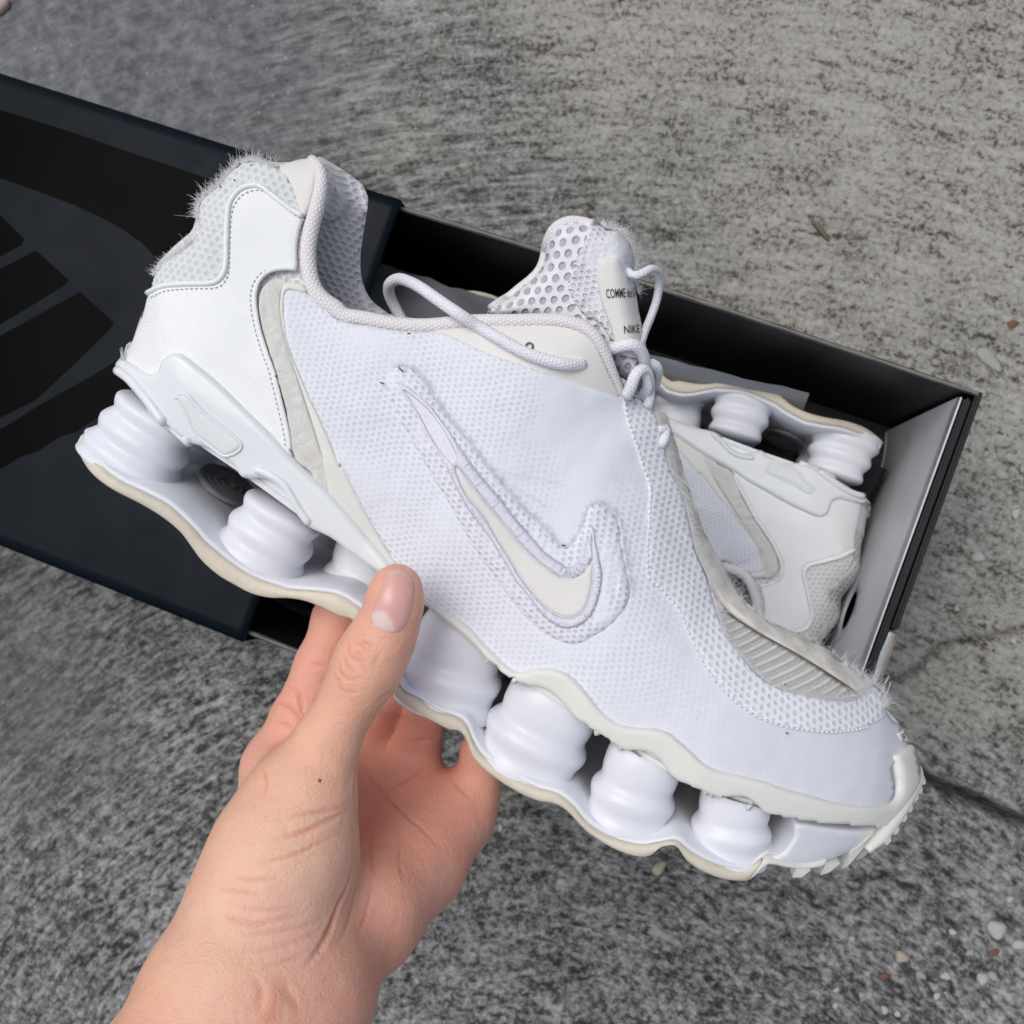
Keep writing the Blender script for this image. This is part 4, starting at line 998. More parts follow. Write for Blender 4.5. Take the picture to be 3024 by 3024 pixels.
def toe_block():
    px = E_([(1062, 1218), (1180, 1228), (1300, 1248), (1450, 1258), (1570, 1240), (1540, 1290), (1440, 1350), (1300, 1412), (1180, 1450), (1090, 1460), (940, 1440), (870, 1432), (985, 1380), (1050, 1290)])
    P = resample(catmull(px, 3, True), 10, True); V2, T, ring, dd = flat_mesh(P, 12, (3, 8)); V = []
    for (x, y), d in zip(V2, dd):
        p = on_sole(x, y); wz = float(Ws(np.array(p.x))) - .0012 - .0016 * (1 - min(1, d / 9)) - .004 * sm(.0, 1., np.array((x - px[0][0]) / -40.0)) * 0
        V.append(on_w(x, y, wz))
    n0 = len(V); V += [Vector((V[r].x, V[r].y, max(0, V[r].z - .03))) for r in ring]; m = len(ring); T = [tuple(t) for t in T]
    for k in range(m): T.append((ring[k], n0 + k, n0 + (k + 1) % m, ring[(k + 1) % m]))
    part(new_obj('toe_block', V, T, 'foam_white'), True)
toe_block()
# little pins under the strip where the columns were glued
for x, y in F_([(885, 520), (1015, 610), (1400, 905), (1530, 985), (1905, 1195)]) + E_([(380, 1020), (530, 1085)]):
    p, n, h = hit(x, y - 12); v, f = box_mesh(-.0009, .0009, -.0016, .0016, -.0010, .0010, .0005)
    part(new_obj('strip_pin', [Vector(q) + p + n * .0012 for q in v], f, 'tpu_white'), True)

# ---- throat: film and ribbed cloth seen through the cut opening
rib = D_([(440, 1360), (520, 1400), (680, 1500), (860, 1600), (1000, 1690), (1150, 1790), (1230, 1850), (1290, 1900), (1100, 1960), (850, 1910), (680, 1830), (540, 1700), (450, 1560), (400, 1440)])
panel('ribbed_cloth', rib, 'ribbed', .0002, .001, 11, 0, 2, twin=False, bvh=ENV)
film = D_([(60, -60), (120, 60), (150, 150), (205, 340), (262, 560), (312, 710), (342, 900), (402, 1040), (472, 1160), (532, 1280), (622, 1380), (742, 1450), (862, 1492), (972, 1560), (1102, 1622), (1202, 1682), (1290, 1760), (1300, 1850), (1240, 1860), (1150, 1790), (1000, 1690), (860, 1600), (680, 1500), (540, 1400), (440, 1290), (360, 1130), (300, 1000), (250, 850), (200, 690), (140, 540), (110, 400), (60, 240), (20, 100), (0, -20)])
panel('throat_film', film, 'taupe_film', .0010, .001, 11, .0004, 2, twin=False, bvh=ENV, warp=lambda x, y, d: .0007 * noise.noise((x * .02, y * .02, 2)))
tube('throat_seam', on_path(D_([(470, 1380), (560, 1440), (680, 1515), (860, 1612), (1000, 1698), (1150, 1795), (1215, 1845)]), .0009, ENV), .0003, 'dark_fleck', False, 5)

# ---- tongue: padded slab, torn cover, label with lettering
def pillow(name, poly, wc, wmax, soft, mat, step=10, twin_back=True, amp=0, spline=3):
    P = resample(catmull(poly, spline, True), step, True); V2, T, ring, dd = flat_mesh(P, step, (3, 7, 13)); V = []
    rim = set(ring); n0 = len(V2); Vf, Vb = [], []
    for i, ((x, y), d) in enumerate(zip(V2, dd)):
        hgt = wmax * math.sqrt(max(0, 1 - (1 - min(1, d / soft)) ** 2)) + (amp * noise.noise((x * .03, y * .03, 1)) if i not in rim else 0)
        p = on_w(x, y, wc); Vf.append(p + Vector((0, 0, hgt))); Vb.append(p - Vector((0, 0, hgt)))
    Fc = [tuple(t) for t in T] + [tuple(i + n0 for i in t[::-1]) for t in T]
    V = Vf + Vb
    for k in range(len(ring)): a, b = ring[k], ring[(k + 1) % len(ring)]; Fc.append((a, b, b + n0, a + n0))
    o = new_obj(name, V, Fc, mat); bm = bmesh.new(); bm.from_mesh(o.data); bmesh.ops.remove_doubles(bm, verts=bm.verts, dist=1e-6); bmesh.ops.recalc_face_normals(bm, faces=bm.faces)
    bm.to_mesh(o.data); bm.free(); o.data.polygons.foreach_set('use_smooth', [True] * len(o.data.polygons)); return o, BVHTree.FromPolygons(Vf, [tuple(t) for t in T])
tong = H([(-200, 1060), (20, 900), (110, 820), (210, 745), (310, 640), (355, 520), (375, 400), (430, 265), (520, 195), (620, 170), (740, 190), (860, 215), (960, 250), (1060, 270), (1120, 340), (1175, 420), (1195, 540), (1185, 650), (1200, 760), (1225, 900), (1250, 1050), (1285, 1200), (1310, 1340), (1330, 1500), (1340, 1640), (1180, 1700), (1000, 1600), (700, 1300), (300, 1200)])
to, TB = pillow('tongue', tong, .001, .016, 60, 'mesh_tongue'); part(to)
tpanel = lambda name, poly, mat, off, **k: panel(name, poly, mat, off, .0008, k.pop('step', 8), k.pop('edge', .0004), 2, k.pop('twin', False), TB, camoff=True, **k)
tube('tongue_roll', on_path(H([(-150, 1010), (0, 895), (100, 815), (200, 742), (300, 640), (348, 520), (372, 400), (432, 262), (520, 195), (620, 172), (720, 190), (810, 212)]), .0, TB), .0019, 'braid', False, 12)
tpanel('torn_cover', H([(800, 215), (880, 225), (950, 262), (1040, 250), (1120, 330), (1180, 405), (1200, 520), (1178, 640), (1228, 800), (1250, 850), (1262, 1000), (1300, 1250), (1320, 1400), (1060, 1400), (980, 1290), (860, 1120), (740, 1080), (650, 960), (590, 820), (578, 750), (625, 590), (690, 450), (760, 300)]), 'sheer', .0007, jag=3.0, warp=lambda x, y, d: .0014 * abs(noise.noise((x * .03, y * .03, 4))))
lab = H([(868, 580), (900, 548), (960, 530), (1040, 524), (1082, 592), (1130, 700), (1190, 880), (1232, 1030), (1272, 1180), (1302, 1340), (1310, 1480), (1060, 1440), (1020, 1340), (980, 1200), (930, 1060), (880, 900), (852, 760), (856, 660)])
LAB = tpanel('tongue_label', lab, 'synthetic', .0030)
def lettering(txt, org, along, up, wide, name):
    cu = bpy.data.curves.new('t', 'FONT'); cu.body = txt; cu.size = 1.0; cu.resolution_u = 3; cu.offset = .004
    o = bpy.data.objects.new('t', cu); COL.objects.link(o); dg = bpy.context.evaluated_depsgraph_get(); dg.update()
    me = bpy.data.meshes.new_from_object(o.evaluated_get(dg)); bpy.data.objects.remove(o)
    bm = bmesh.new(); bm.from_mesh(me); bmesh.ops.triangulate(bm, faces=bm.faces); bmesh.ops.subdivide_edges(bm, edges=bm.edges, cuts=1)
    x1 = max(v.co.x for v in bm.verts); V, ok = [], []
    for v in bm.verts:
        t = v.co.x / x1; ang = t * math.pi * .62; tt = math.sin(min(ang, math.pi / 2)) / 1.0     # wraps round the tongue
        px = org[0] + along[0] * wide * tt + up[0] * v.co.y; py = org[1] + along[1] * wide * tt + up[1] * v.co.y
        p, n, h = hit(px, py, TB); V.append(p - lray(px, py) * .00345); ok.append(h and ang < math.pi / 2)
    Fc = [[q.index for q in f.verts] for f in bm.faces]; Fc = [f for f in Fc if all(ok[i] for i in f)]; bm.free()
    part(new_obj(name, V, Fc, 'ink', smooth=False), False, LAB)
hx = lambda x, y: H([(x, y)])[0]
k6 = 600 / 1932
lettering('COMME des GARCONS', hx(935, 902), (.995, -.04), (-.10 * 124 * k6, -1 * 124 * k6), 300 * k6, 'label_lettering')
lettering('NIKE SHOX', hx(1100, 1240), (.99, -.08), (-.05 * 108 * k6, -1 * 108 * k6), 215 * k6, 'label_lettering')
# ---- laces
def lace(px, ws, r=.0019):
    P = np.array([tuple(on_w(x, y, wv)) for (x, y), wv in zip(px, ws)]); P = resample(catmull(P, 8), .0014); tube('lace', P, r, 'lace', False, 12)
def hz(x, y, o=.002): p, n, h = hit(x, y); return (p + n * o)
lp = B([(400, 930), (340, 820), (296, 735), (285, 675), (305, 640), (355, 626), (450, 665), (560, 740), (680, 822), (800, 900), (920, 968), (1050, 1040), (1180, 1088), (1300, 1112), (1395, 1112)])
lw = [-.006, -.005, -.002, .002, .006, .010, .019, .025, .030] + [hz(*p).z + .0006 for p in lp[9:]]; lw[-1] -= .003
lw[8] = max(lw[8], lw[9] - .001); lace(lp, lw)
lp = H([(1130, 640), (1200, 690), (1280, 665), (1350, 628), (1410, 640), (1440, 720), (1432, 830), (1405, 950), (1355, 1090), (1305, 1210), (1270, 1310), (1240, 1380)])
lace(lp, [.012, .014, .014, .012, .008, .004, .002, .002, .004, .008, .012, .016], .00135)
lp = H([(960, 1400), (1020, 1375), (1100, 1352), (1190, 1345), (1262, 1400), (1295, 1480), (1310, 1560), (1330, 1660)]); lace(lp, [.018, .022, .0235, .0235, .021, .018, .014, .006], .0019)
lp = H([(1130, 1830), (1175, 1740), (1205, 1650), (1250, 1595), (1300, 1590), (1335, 1660), (1340, 1740), (1310, 1800), (1290, 1860)]); lace(lp, [.020, .0225, .023, .022, .020, .018, .016, .012, .006], .0019)
lp = H([(1330, 1560), (1380, 1528), (1420, 1580), (1415, 1650), (1390, 1740)]); lace(lp, [.006, .008, .006, .002, -.004], .0018)
lp = D_([(20, 60), (40, 120), (20, 200)]); lace(lp, [.014, .012, .014], .0016)
lp = D_([(90, 330), (130, 320), (120, 380), (100, 420)]); lace(lp, [.012, .010, .012, .012], .0015)
# ---- frayed threads
def fray(name, px, dens, ln, r, off=.0008, bvh=NEARB, mat='fray', spread=.8, lift=.5, out=None, twin=True, curl=.6):
    P = resample(catmull(px, 4), 2.0); J = Joined(); T = np.gradient(P, axis=0); n_ = int(len(P) * dens)
    for _ in range(n_):
        i = random.randrange(len(P)); x, y = P[i] + rng.normal(0, 1.5, 2); p, n, h = hit(x, y, bvh)
        t2 = T[i] / (np.linalg.norm(T[i]) + 1e-9); side = np.array([t2[1], -t2[0]]) * (out if out else 1)
        q = hit(x + side[0] * 4, y + side[1] * 4, bvh)[0] if h else None
        a = on_w(x, y, p.z); b = on_w(x + side[0] * 10, y + side[1] * 10, p.z); o_ = (b - a); o_ = o_.normalized() if o_.length > 0 else n
        tt = (on_w(x + t2[0] * 10, y + t2[1] * 10, p.z) - a).normalized()
        d = o_ + tt * random.gauss(0, spread) + n * random.uniform(0, lift) ; d = np.array(d)
        bend = np.array([random.gauss(0, curl) for _ in range(3)])
        J.add(*strand_mesh(np.array(p + n * off), d, ln * random.uniform(.35, 1.3), r, bend))
    return part(J.build(name, mat, kind='stuff'), twin)
fray('frayed_threads', cut_px, 4.0, .0016, .000065, .0016, out=1)
fray('frayed_threads', E_([(1080, 500), (1250, 535), (1400, 505), (1480, 440), (1530, 470), (1550, 560)]), 5.0, .0024, .00007, .0014, out=1, lift=.9)
fray('frayed_threads', A([(500, 800), (535, 752), (600, 702), (680, 652), (735, 600)]), 8.0, .0012, .00009, .0006, out=1)
fray('frayed_threads', A([(752, 470), (757, 400), (792, 350), (860, 300), (890, 268), (925, 222), (962, 188), (1000, 162), (1060, 152), (1120, 167), (1200, 190)]), 9.0, .0012, .00010, .0006, out=1, spread=1.8, curl=1.0)
fray('frayed_threads', H([(880, 225), (950, 262), (1040, 250), (1120, 330), (1180, 405), (1200, 520), (1178, 640), (1228, 800), (1250, 850)]), 9.0, .0015, .00009, .0010, TB, out=1, spread=1.2, lift=.6, twin=False)
fray('frayed_threads', C(list(zip([120, 225, 300, 390, 470, 560, 650, 760, 850, 980, 1080, 1130, 1180, 1220, 1290, 1360, 1400, 1420, 1442, 1462], [170, 172, 250, 390, 500, 600, 720, 850, 960, 1080, 1190, 1165, 1080, 970, 940, 990, 1060, 1200, 1330, 1450]))), 1.6, .0014, .00007, .0018, out=1, lift=1.2)
fray('frayed_threads', D_([(262, 560), (312, 710), (342, 900), (402, 1040), (472, 1160), (532, 1280), (622, 1380), (742, 1450), (862, 1492), (972, 1560), (1102, 1622), (1202, 1682), (1290, 1760)]), .9, .0030, .00006, .001, ENV, out=1, lift=.8, twin=False)
def long_hairs():
    J = Joined()
    for pts in ([(680, 730), (760, 760), (900, 790), (1060, 830)], [(700, 800), (850, 870), (980, 960)]):
        J.add(*tube_mesh([tuple(hit(x, y)[0] + hit(x, y)[1] * .0032) for x, y in resample(catmull(C(pts), 5), 12)], .00007, 4))
    for pts in ([(150, 600), (230, 690), (350, 780)], [(140, 540), (250, 640), (320, 700), (420, 800)], [(180, 680), (230, 750), (265, 780)], [(1330, 1860), (1370, 1800), (1400, 1730)], [(1350, 1890), (1390, 1830), (1410, 1765)]):
        P = resample(catmull(D_(pts), 5), 10); J.add(*tube_mesh([tuple(on_w(x, y, .025)) for x, y in P], .00008, 4))
    part(J.build('loose_threads', 'fray', kind='stuff'))
long_hairs()
def flecks():
    for x, y, L1 in [(*A([(1200, 1387)])[0], .0012), (*A([(905, 325)])[0], .0016), (*A([(1010, 205)])[0], .0010), (*A([(1070, 208)])[0], .0010), (*A([(975, 290)])[0], .0010), (*B([(410, 958)])[0], .0014), (*C([(65, 262)])[0], .0022), (*C([(170, 185)])[0], .0030), (*C([(1085, 1180)])[0], .0016), (*E_([(970, 450)])[0], .0009), (*E_([(985, 712)])[0], .0014), (*E_([(1568, 1230)])[0], .0012)]:
        p, n, h = hit(x, y); a = random.uniform(-.6, .9); L1 *= .7; v, f = box_mesh(-L1 / 2, L1 / 2, -.00022, .00022, -.0002, .0002, .0001)
        R_ = Matrix.Rotation(a, 3, 'Z'); part(new_obj('dirt_fleck', [R_ @ Vector(q) + p + n * .0030 for q in v], f, 'dark_fleck'))
flecks()

# place the held sneaker, then its mate
MS = Matrix.Translation(CAMPOS) @ RC.to_4x4() @ Matrix.Translation(OS) @ RS.to_4x4() @ Matrix.Translation(SBASE)
shoe.matrix_world = MS
tag(shoe, 'worn white sneaker with column sole and frayed cutaway upper, held up by the hand', 'sneaker')
def copy_tree(root, objs):
    r = root.copy(); COL.objects.link(r); mp = {root: r}
    for o in objs: c = o.copy(); COL.objects.link(c); mp[o] = c
    for o in objs: mp[o].parent = mp[o.parent]
    return r
mate = copy_tree(shoe, shoe_objs)
tag(mate, 'worn white sneaker lying on its side in the shoebox drawer', 'sneaker')
def place_mate():
    h1 = Vector((2617, 1315)); h2 = Vector((2144, 1205))                # outsole ends of the first two columns in the photograph
    zl = .074
    a, b = at_z(*h1, zl), at_z(*h2, zl); a.x -= .0025; ux = (b - a); ux.z = 0; ux.normalize(); ux = Matrix.Rotation(math.radians(MATE_YAW), 3, 'Z') @ ux
    up = Vector((-ux.y, ux.x, 0)); up = up if up.y < 0 else -up          # sole -> collar, towards the near wall
    tilt = Matrix.Rotation(math.radians(MATE_TILT), 3, ux)
    Rm = tilt @ Matrix((ux, up, ux.cross(up))).transposed()
    foot = Vector(tuple(on_sole(*G([(60, 590)])[0])))                   # same spot on the shoe
    loc = a - Rm @ foot
    mate.matrix_world = Matrix.Translation(loc) @ Rm.to_4x4() @ Matrix.Translation(SBASE)
MATE_TILT = 4; MATE_YAW = -4
place_mate()

# ------------------------------------------------------------------ the hand (camera axes, then world), one continuous skin
def shoe_to_cam(p): return RS @ Vector(p) + OS
def kp(x, y, dep, r):
    px, py = K([(x, y)])[0]; return (np.array(((px - CX) / F * dep, -(py - CX) / F * dep, -dep)), r)
def sp(u, v, w_, r): return (np.array(tuple(shoe_to_cam((u, v, w_)))), r)
def hand_field():
    groups = []
    palm = [[kp(640, 1640, .306, .018), kp(735, 920, .350, .0125)], [kp(700, 1640, .312, .017), kp(950, 950, .366, .0120)],
            [kp(790, 1650, .312, .017), kp(1185, 1000, .366, .0115)], [kp(830, 1640, .306, .0168), kp(1050, 1480, .320, .0166), kp(1258, 1280, .341, .0143), kp(1420, 1095, .356, .0110)],
            [kp(500, 1780, .287, .0185), kp(650, 1560, .303, .0200)], [kp(775, 1815, .293, .0180), kp(830, 1640, .306, .0168)],
            [kp(500, 1780, .287, .0185), kp(640, 1800, .288, .0190), kp(775, 1815, .293, .0180)],
            [kp(500, 1780, .287, .0185), kp(130, 2354, .268, .0205), kp(-440, 3174, .240, .026)], [kp(775, 1815, .293, .0180), kp(371, 2384, .272, .0205), kp(-160, 3204, .243, .026)],
            [kp(640, 1800, .288, .0190), kp(250, 2374, .268, .0210), kp(-300, 3190, .241, .028)],
            [kp(735, 920, .352, .0115), kp(950, 950, .366, .0112), kp(1185, 1000, .366, .0108), kp(1420, 1095, .356, .0105)]]
    thenar = [[kp(560, 1700, .292, .0190), kp(650, 1490, .297, .0215), kp(735, 1230, .300, .0190), kp(806, 1020, .303, .0145)],
              [kp(735, 1230, .306, .0170), kp(800, 1000, .325, .0130), kp(760, 900, .345, .0110)]]
    thumb = [[kp(806, 1020, .303, .0145), kp(900, 808, .303, .0098), kp(985, 650, .3025, .0083), kp(1040, 540, .301, .0092), kp(1078, 470, .300, .0099), kp(1128, 385, .299, .0089), kp(1166, 285, .298, .0078), kp(1180, 215, .2975, .0076), kp(1186, 185, .2975, .0066)]]
    def under(px_k, r, du, mcp, mids):
        px, py = K([px_k])[0]; q = on_sole(px, py); u = q.x; vb = float(np.interp(u + .01, US, VB)); 
        ch = [mcp] + mids + [sp(u + du * .5, vb - r - .0015, .012, r), sp(u + du, vb - r - .001, -.028, r * .96), sp(u + du * 1.15, vb + .002, -.052, r * .92), sp(u + du * 1.25, vb + .022, -.0545, r * .80)]
        return ch
    index = [under((930, 315), .0080, -.003, kp(735, 920, .350, .0125), [kp(800, 720, .349, .0102), kp(885, 500, .350, .0088)])]
    middle = [under((1130, 640), .0080, -.003, kp(950, 950, .366, .0118), [kp(1075, 740, .368, .0090)])]
    ring = [under((1278, 738), .0076, -.003, kp(1185, 1000, .366, .0112), [kp(1256, 820, .366, .0084)])]
    little = [under((1552, 905), .0070, -.003, kp(1420, 1095, .356, .0108), [kp(1502, 985, .357, .0080)])]
    fingers = [index, middle, ring, little]
    allp = np.array([p for g_ in (palm, thenar, thumb, *fingers) for c in g_ for p, r in c])
    h = .0014; lo = allp.min(0) - .034; hi = allp.max(0) + .034; n = np.ceil((hi - lo) / h).astype(int)
    ax = [lo[k] + h * np.arange(n[k]) for k in range(3)]
    def field(chains, k):
        Fd = np.full(n, .05, np.float32)
        for c in chains:
            for (a, ra), (b, rb) in zip(c[:-1], c[1:]):
                m = max(ra, rb) + .020; i0 = np.maximum(((np.minimum(a, b) - m - lo) / h).astype(int), 0); i1 = np.minimum(((np.maximum(a, b) + m - lo) / h).astype(int) + 1, n)
                X, Y, Z = np.meshgrid(*[ax[q][i0[q]:i1[q]] for q in range(3)], indexing='ij', sparse=True)
                d = b - a; t = np.clip(((X - a[0]) * d[0] + (Y - a[1]) * d[1] + (Z - a[2]) * d[2]) / (d @ d), 0, 1)
                D = np.sqrt((X - a[0] - t * d[0]) ** 2 + (Y - a[1] - t * d[1]) ** 2 + (Z - a[2] - t * d[2]) ** 2) - (ra + t * (rb - ra))
                sl = tuple(slice(i0[q], i1[q]) for q in range(3)); cur = Fd[sl]
                e = np.maximum(k - np.abs(cur - D), 0) / k; Fd[sl] = np.minimum(cur, D) - e * e * k * .25
        return Fd
    def smin(a, b, k): e = np.maximum(k - np.abs(a - b), 0) / k; return np.minimum(a, b) - e * e * k * .25
    Fp = field(palm, .012); Ft = smin(field(thenar, .010), field(thumb, .0035), .006)
    Ff = [field(f_, .0035) for f_ in fingers]; fm = Ff[0]
    for q in Ff[1:]: fm = smin(fm, q, .0012)
    body = smin(smin(Fp, fm, .006), Ft, .0045)
    return body, lo, h
def surface_nets(Fd, lo, h):
    s = Fd < 0; nx, ny, nz = Fd.shape
    c8 = [(i, j, k) for i in (0, 1) for j in (0, 1) for k in (0, 1)]
    cnt = np.zeros((nx - 1, ny - 1, nz - 1), np.int8)
    for i, j, k in c8: cnt += s[i:nx - 1 + i, j:ny - 1 + j, k:nz - 1 + k]
    act = (cnt > 0) & (cnt < 8); idx = -np.ones(act.shape, np.int64); cells = np.argwhere(act); idx[act] = np.arange(len(cells))
    acc = np.zeros((len(cells), 3)); num = np.zeros(len(cells))
    ci, cj, ck = cells.T
    for a in c8:
        for q in range(3):
            if a[q]: continue
            b = list(a); b[q] = 1
            fa = Fd[ci + a[0], cj + a[1], ck + a[2]]; fb = Fd[ci + b[0], cj + b[1], ck + b[2]]; m = (fa < 0) != (fb < 0)
            t = np.where(m, fa / np.where(m, fa - fb, 1), 0); p = np.tile(np.array(a, float), (len(cells), 1)); p[:, q] = t
            acc[m] += p[m]; num[m] += 1
    V = lo + h * (cells + acc / num[:, None]); Q = []
    for q in range(3):
        sl0 = [slice(None)] * 3; sl1 = [slice(None)] * 3; sl0[q] = slice(0, -1); sl1[q] = slice(1, None)
        e = np.argwhere(s[tuple(sl0)] != s[tuple(sl1)]); o1, o2 = [(1, 2), (2, 0), (0, 1)][q]
        e = e[(e[:, o1] > 0) & (e[:, o2] > 0)]; 
        def at(d1, d2): z = e.copy(); z[:, o1] -= d1; z[:, o2] -= d2; z = np.minimum(z, np.array(act.shape) - 1); return idx[tuple(z.T)]
        qd = np.stack([at(1, 1), at(0, 1), at(0, 0), at(1, 0)], 1); fl = s[tuple(sl0)][tuple(e.T)]; qd[~fl] = qd[~fl][:, ::-1]; Q.append(qd[(qd >= 0).all(1)])
    return V, np.vstack(Q)
def build_hand():
    Fd, lo, h = hand_field(); Vc, Q = surface_nets(Fd, lo, h)
    Wm = np.array(RC); Vw = Vc @ Wm.T + np.array(CAMPOS)
    me = bpy.data.meshes.new('person'); me.from_pydata(Vw.tolist(), [], Q.tolist()); o = bpy.data.objects.new('person', me); COL.objects.link(o)
    md = o.modifiers.new('s', 'SUBSURF'); md.levels = 1; md.render_levels = 1
    dg = bpy.context.evaluated_depsgraph_get(); dg.update(); m2 = bpy.data.meshes.new_from_object(o.evaluated_get(dg)); o.modifiers.clear(); o.data = m2; bpy.data.meshes.remove(me); m2.name = 'person'
    nv = len(m2.vertices); P = np.zeros(nv * 3, np.float32); m2.vertices.foreach_get('co', P); P = P.reshape(-1, 3).astype(float)
    bvh = BVHTree.FromPolygons([Vector(p) for p in P], [tuple(p.vertices) for p in m2.polygons])
    Nn = np.array([tuple(v.normal) for v in m2.vertices])
    kd = KDTree(nv); [kd.insert(Vector(p), i) for i, p in enumerate(P)]; kd.balance()
    def cast(px, py): return bvh.ray_cast(CAMPOS, pray(px, py).normalized())
    disp = np.zeros(nv); crease = np.zeros(nv)
    def groove(pts, dep, wd, puff=.35):
        q = resample(catmull(K(pts), 5), 5); n_ = len(q); w_ = {}
        for i, (x, y) in enumerate(q):
            hq = cast(x, y)
            if hq[0] is None: continue
            tap = math.sin(math.pi * min(1, max(0, .02 + .96 * i / max(1, n_ - 1)))) ** .85
            for co_, k_, d_ in kd.find_range(hq[0], wd * 3.2):
                g_ = tap * (math.exp(-(d_ / wd) ** 2) - puff * math.exp(-((d_ - 1.9 * wd) / (wd * .9)) ** 2)); 
                if k_ not in w_ or abs(d_) < w_[k_][1]: w_[k_] = (g_, d_)
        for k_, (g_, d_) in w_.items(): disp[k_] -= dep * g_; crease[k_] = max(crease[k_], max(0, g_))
    kn = .0009
    for pts, dep in [([(1000, 402), (985, 432), (1002, 462), (1040, 482), (1064, 520)], .0008), ([(1015, 398), (1048, 418), (1072, 455)], .0006), ([(1032, 392), (1070, 410), (1088, 440)], .0005), ([(955, 470), (958, 520), (990, 548), (1040, 546)], .0008), ([(972, 455), (985, 500), (1020, 522)], .0006), ([(938, 560), (972, 592), (1022, 600)], .0006), ([(1010, 440), (1036, 452), (1050, 476)], .0005), ([(1075, 500), (1100, 470), (1110, 440)], .0004), ([(935, 520), (945, 545), (975, 570)], .0004), ([(1090, 640), (1130, 612), (1160, 590)], .0003),
                     ([(730, 1112), (800, 1092), (900, 1078), (992, 1048)], .0009), ([(690, 1188), (780, 1172), (880, 1132), (995, 1070)], .0012), ([(610, 1288), (700, 1272), (800, 1242), (900, 1192), (960, 1160)], .0007), ([(480, 1388), (560, 1402), (650, 1412)], .0007), ([(470, 1482), (540, 1512), (620, 1532), (720, 1512), (830, 1492)], .0010), ([(560, 1572), (660, 1562), (800, 1542), (900, 1500)], .0006), ([(600, 1642), (700, 1622), (800, 1592), (880, 1555)], .0007), ([(640, 1702), (720, 1682), (800, 1652), (850, 1622)], .0006), ([(520, 1340), (600, 1352), (700, 1345)], .0004), ([(560, 1460), (660, 1475), (760, 1460)], .0004),
                     ([(1010, 1285), (988, 1380), (952, 1460), (922, 1540), (872, 1630), (815, 1705)], .0020), ([(1035, 1330), (1012, 1420), (990, 1520), (950, 1610)], .0009), ([(1080, 1360), (1060, 1480), (1020, 1600)], .0005),
                     ([(1035, 860), (1075, 945), (1130, 1008), (1200, 1080), (1285, 1150), (1360, 1225)], .0011), ([(1110, 1030), (1170, 985), (1235, 950), (1300, 900)], .0007), ([(1390, 935), (1430, 985), (1490, 1040)], .0007), ([(1240, 800), (1320, 790), (1370, 800)], .0006), ([(1090, 1150), (1078, 1250), (1092, 1350)], .0006), ([(1200, 1180), (1190, 1280), (1210, 1380)], .0004), ([(1015, 900), (1010, 1010), (1020, 1130)], .0007),
                     ([(742, 575), (775, 592), (800, 640), (806, 712)], .0014), ([(700, 640), (750, 655), (800, 705)], .0013), ([(825, 482), (865, 490), (910, 496)], .0008), ([(690, 720), (740, 730), (780, 760)], .0006), ([(640, 900), (660, 960), (650, 1020)], .0004)]:
        groove(pts, dep * (.62 if dep > .0011 else .55), .0008 if dep > .0011 else .00062, .12)
    groove([(655, 1735), (690, 1800), (680, 1870), (640, 1950)], -.0005, .0024, 0); groove([(600, 1740), (640, 1800), (630, 1880)], .0003, .0012); groove([(720, 1760), (760, 1830), (800, 1900)], .0003, .0012)
    rngn = [noise.noise(Vector(p) * 55) * .0007 + noise.noise(Vector(p) * 160) * .00018 for p in P]
    P2 = P + Nn * (disp + np.array(rngn))[:, None]
    m2.vertices.foreach_set('co', P2.astype(np.float32).ravel())
    # skin tone: tanned forearm, pinker palm, paler heel of the thumb, redder fingertips and folds
    ref = []
    def tone(x, y, dep, col, r): px, py = K([(x, y)])[0]; ref.append((np.array(tuple(at_depth(px, py, dep))), np.array(col), r))
    base = np.array((.83, .50, .375))
    tone(800, 1350, .28, (.88, .64, .53), .020); tone(640, 1450, .276, (.88, .65, .52), .016); tone(1186, 200, .292, (.82, .42, .34), .016); tone(1290, 330, .3, (.76, .36, .28), .008)
    for x, y, d_ in ((1180, 1200, .35), (1330, 1250, .335), (1080, 1500, .315), (1000, 1750, .29), (1250, 1050, .36), (1100, 900, .36), (1270, 800, .36), (1450, 1050, .35), (870, 520, .345), (780, 700, .345)): tone(x, y, d_, (.80, .385, .325), .026)
    colv = np.tile(base, (nv, 1)); wsum = np.ones(nv) * .6
    acc = colv * .6
    for c_, k_, r_ in ref: g_ = np.exp(-((P - c_) ** 2).sum(1) / (r_ * r_)) * 1.4; acc += g_[:, None] * k_; wsum += g_
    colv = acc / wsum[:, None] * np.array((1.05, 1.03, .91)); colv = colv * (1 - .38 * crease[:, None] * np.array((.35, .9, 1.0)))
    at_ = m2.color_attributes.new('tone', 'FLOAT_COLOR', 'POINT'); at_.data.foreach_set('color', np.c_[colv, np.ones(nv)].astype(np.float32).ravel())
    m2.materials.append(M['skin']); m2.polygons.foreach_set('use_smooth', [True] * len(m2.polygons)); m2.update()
    wr = at_depth(*K([(630, 1830)])[0], .288); m2.transform(Matrix.Translation(-wr)); o.location = wr
    tag(o, 'bare left hand and wrist gripping the white sneaker by its sole, thumb on its side', 'hand')
    # nail and mole, fitted on the skin
    bv2 = BVHTree.FromPolygons([Vector(p) for p in P2], [tuple(p.vertices) for p in m2.polygons])
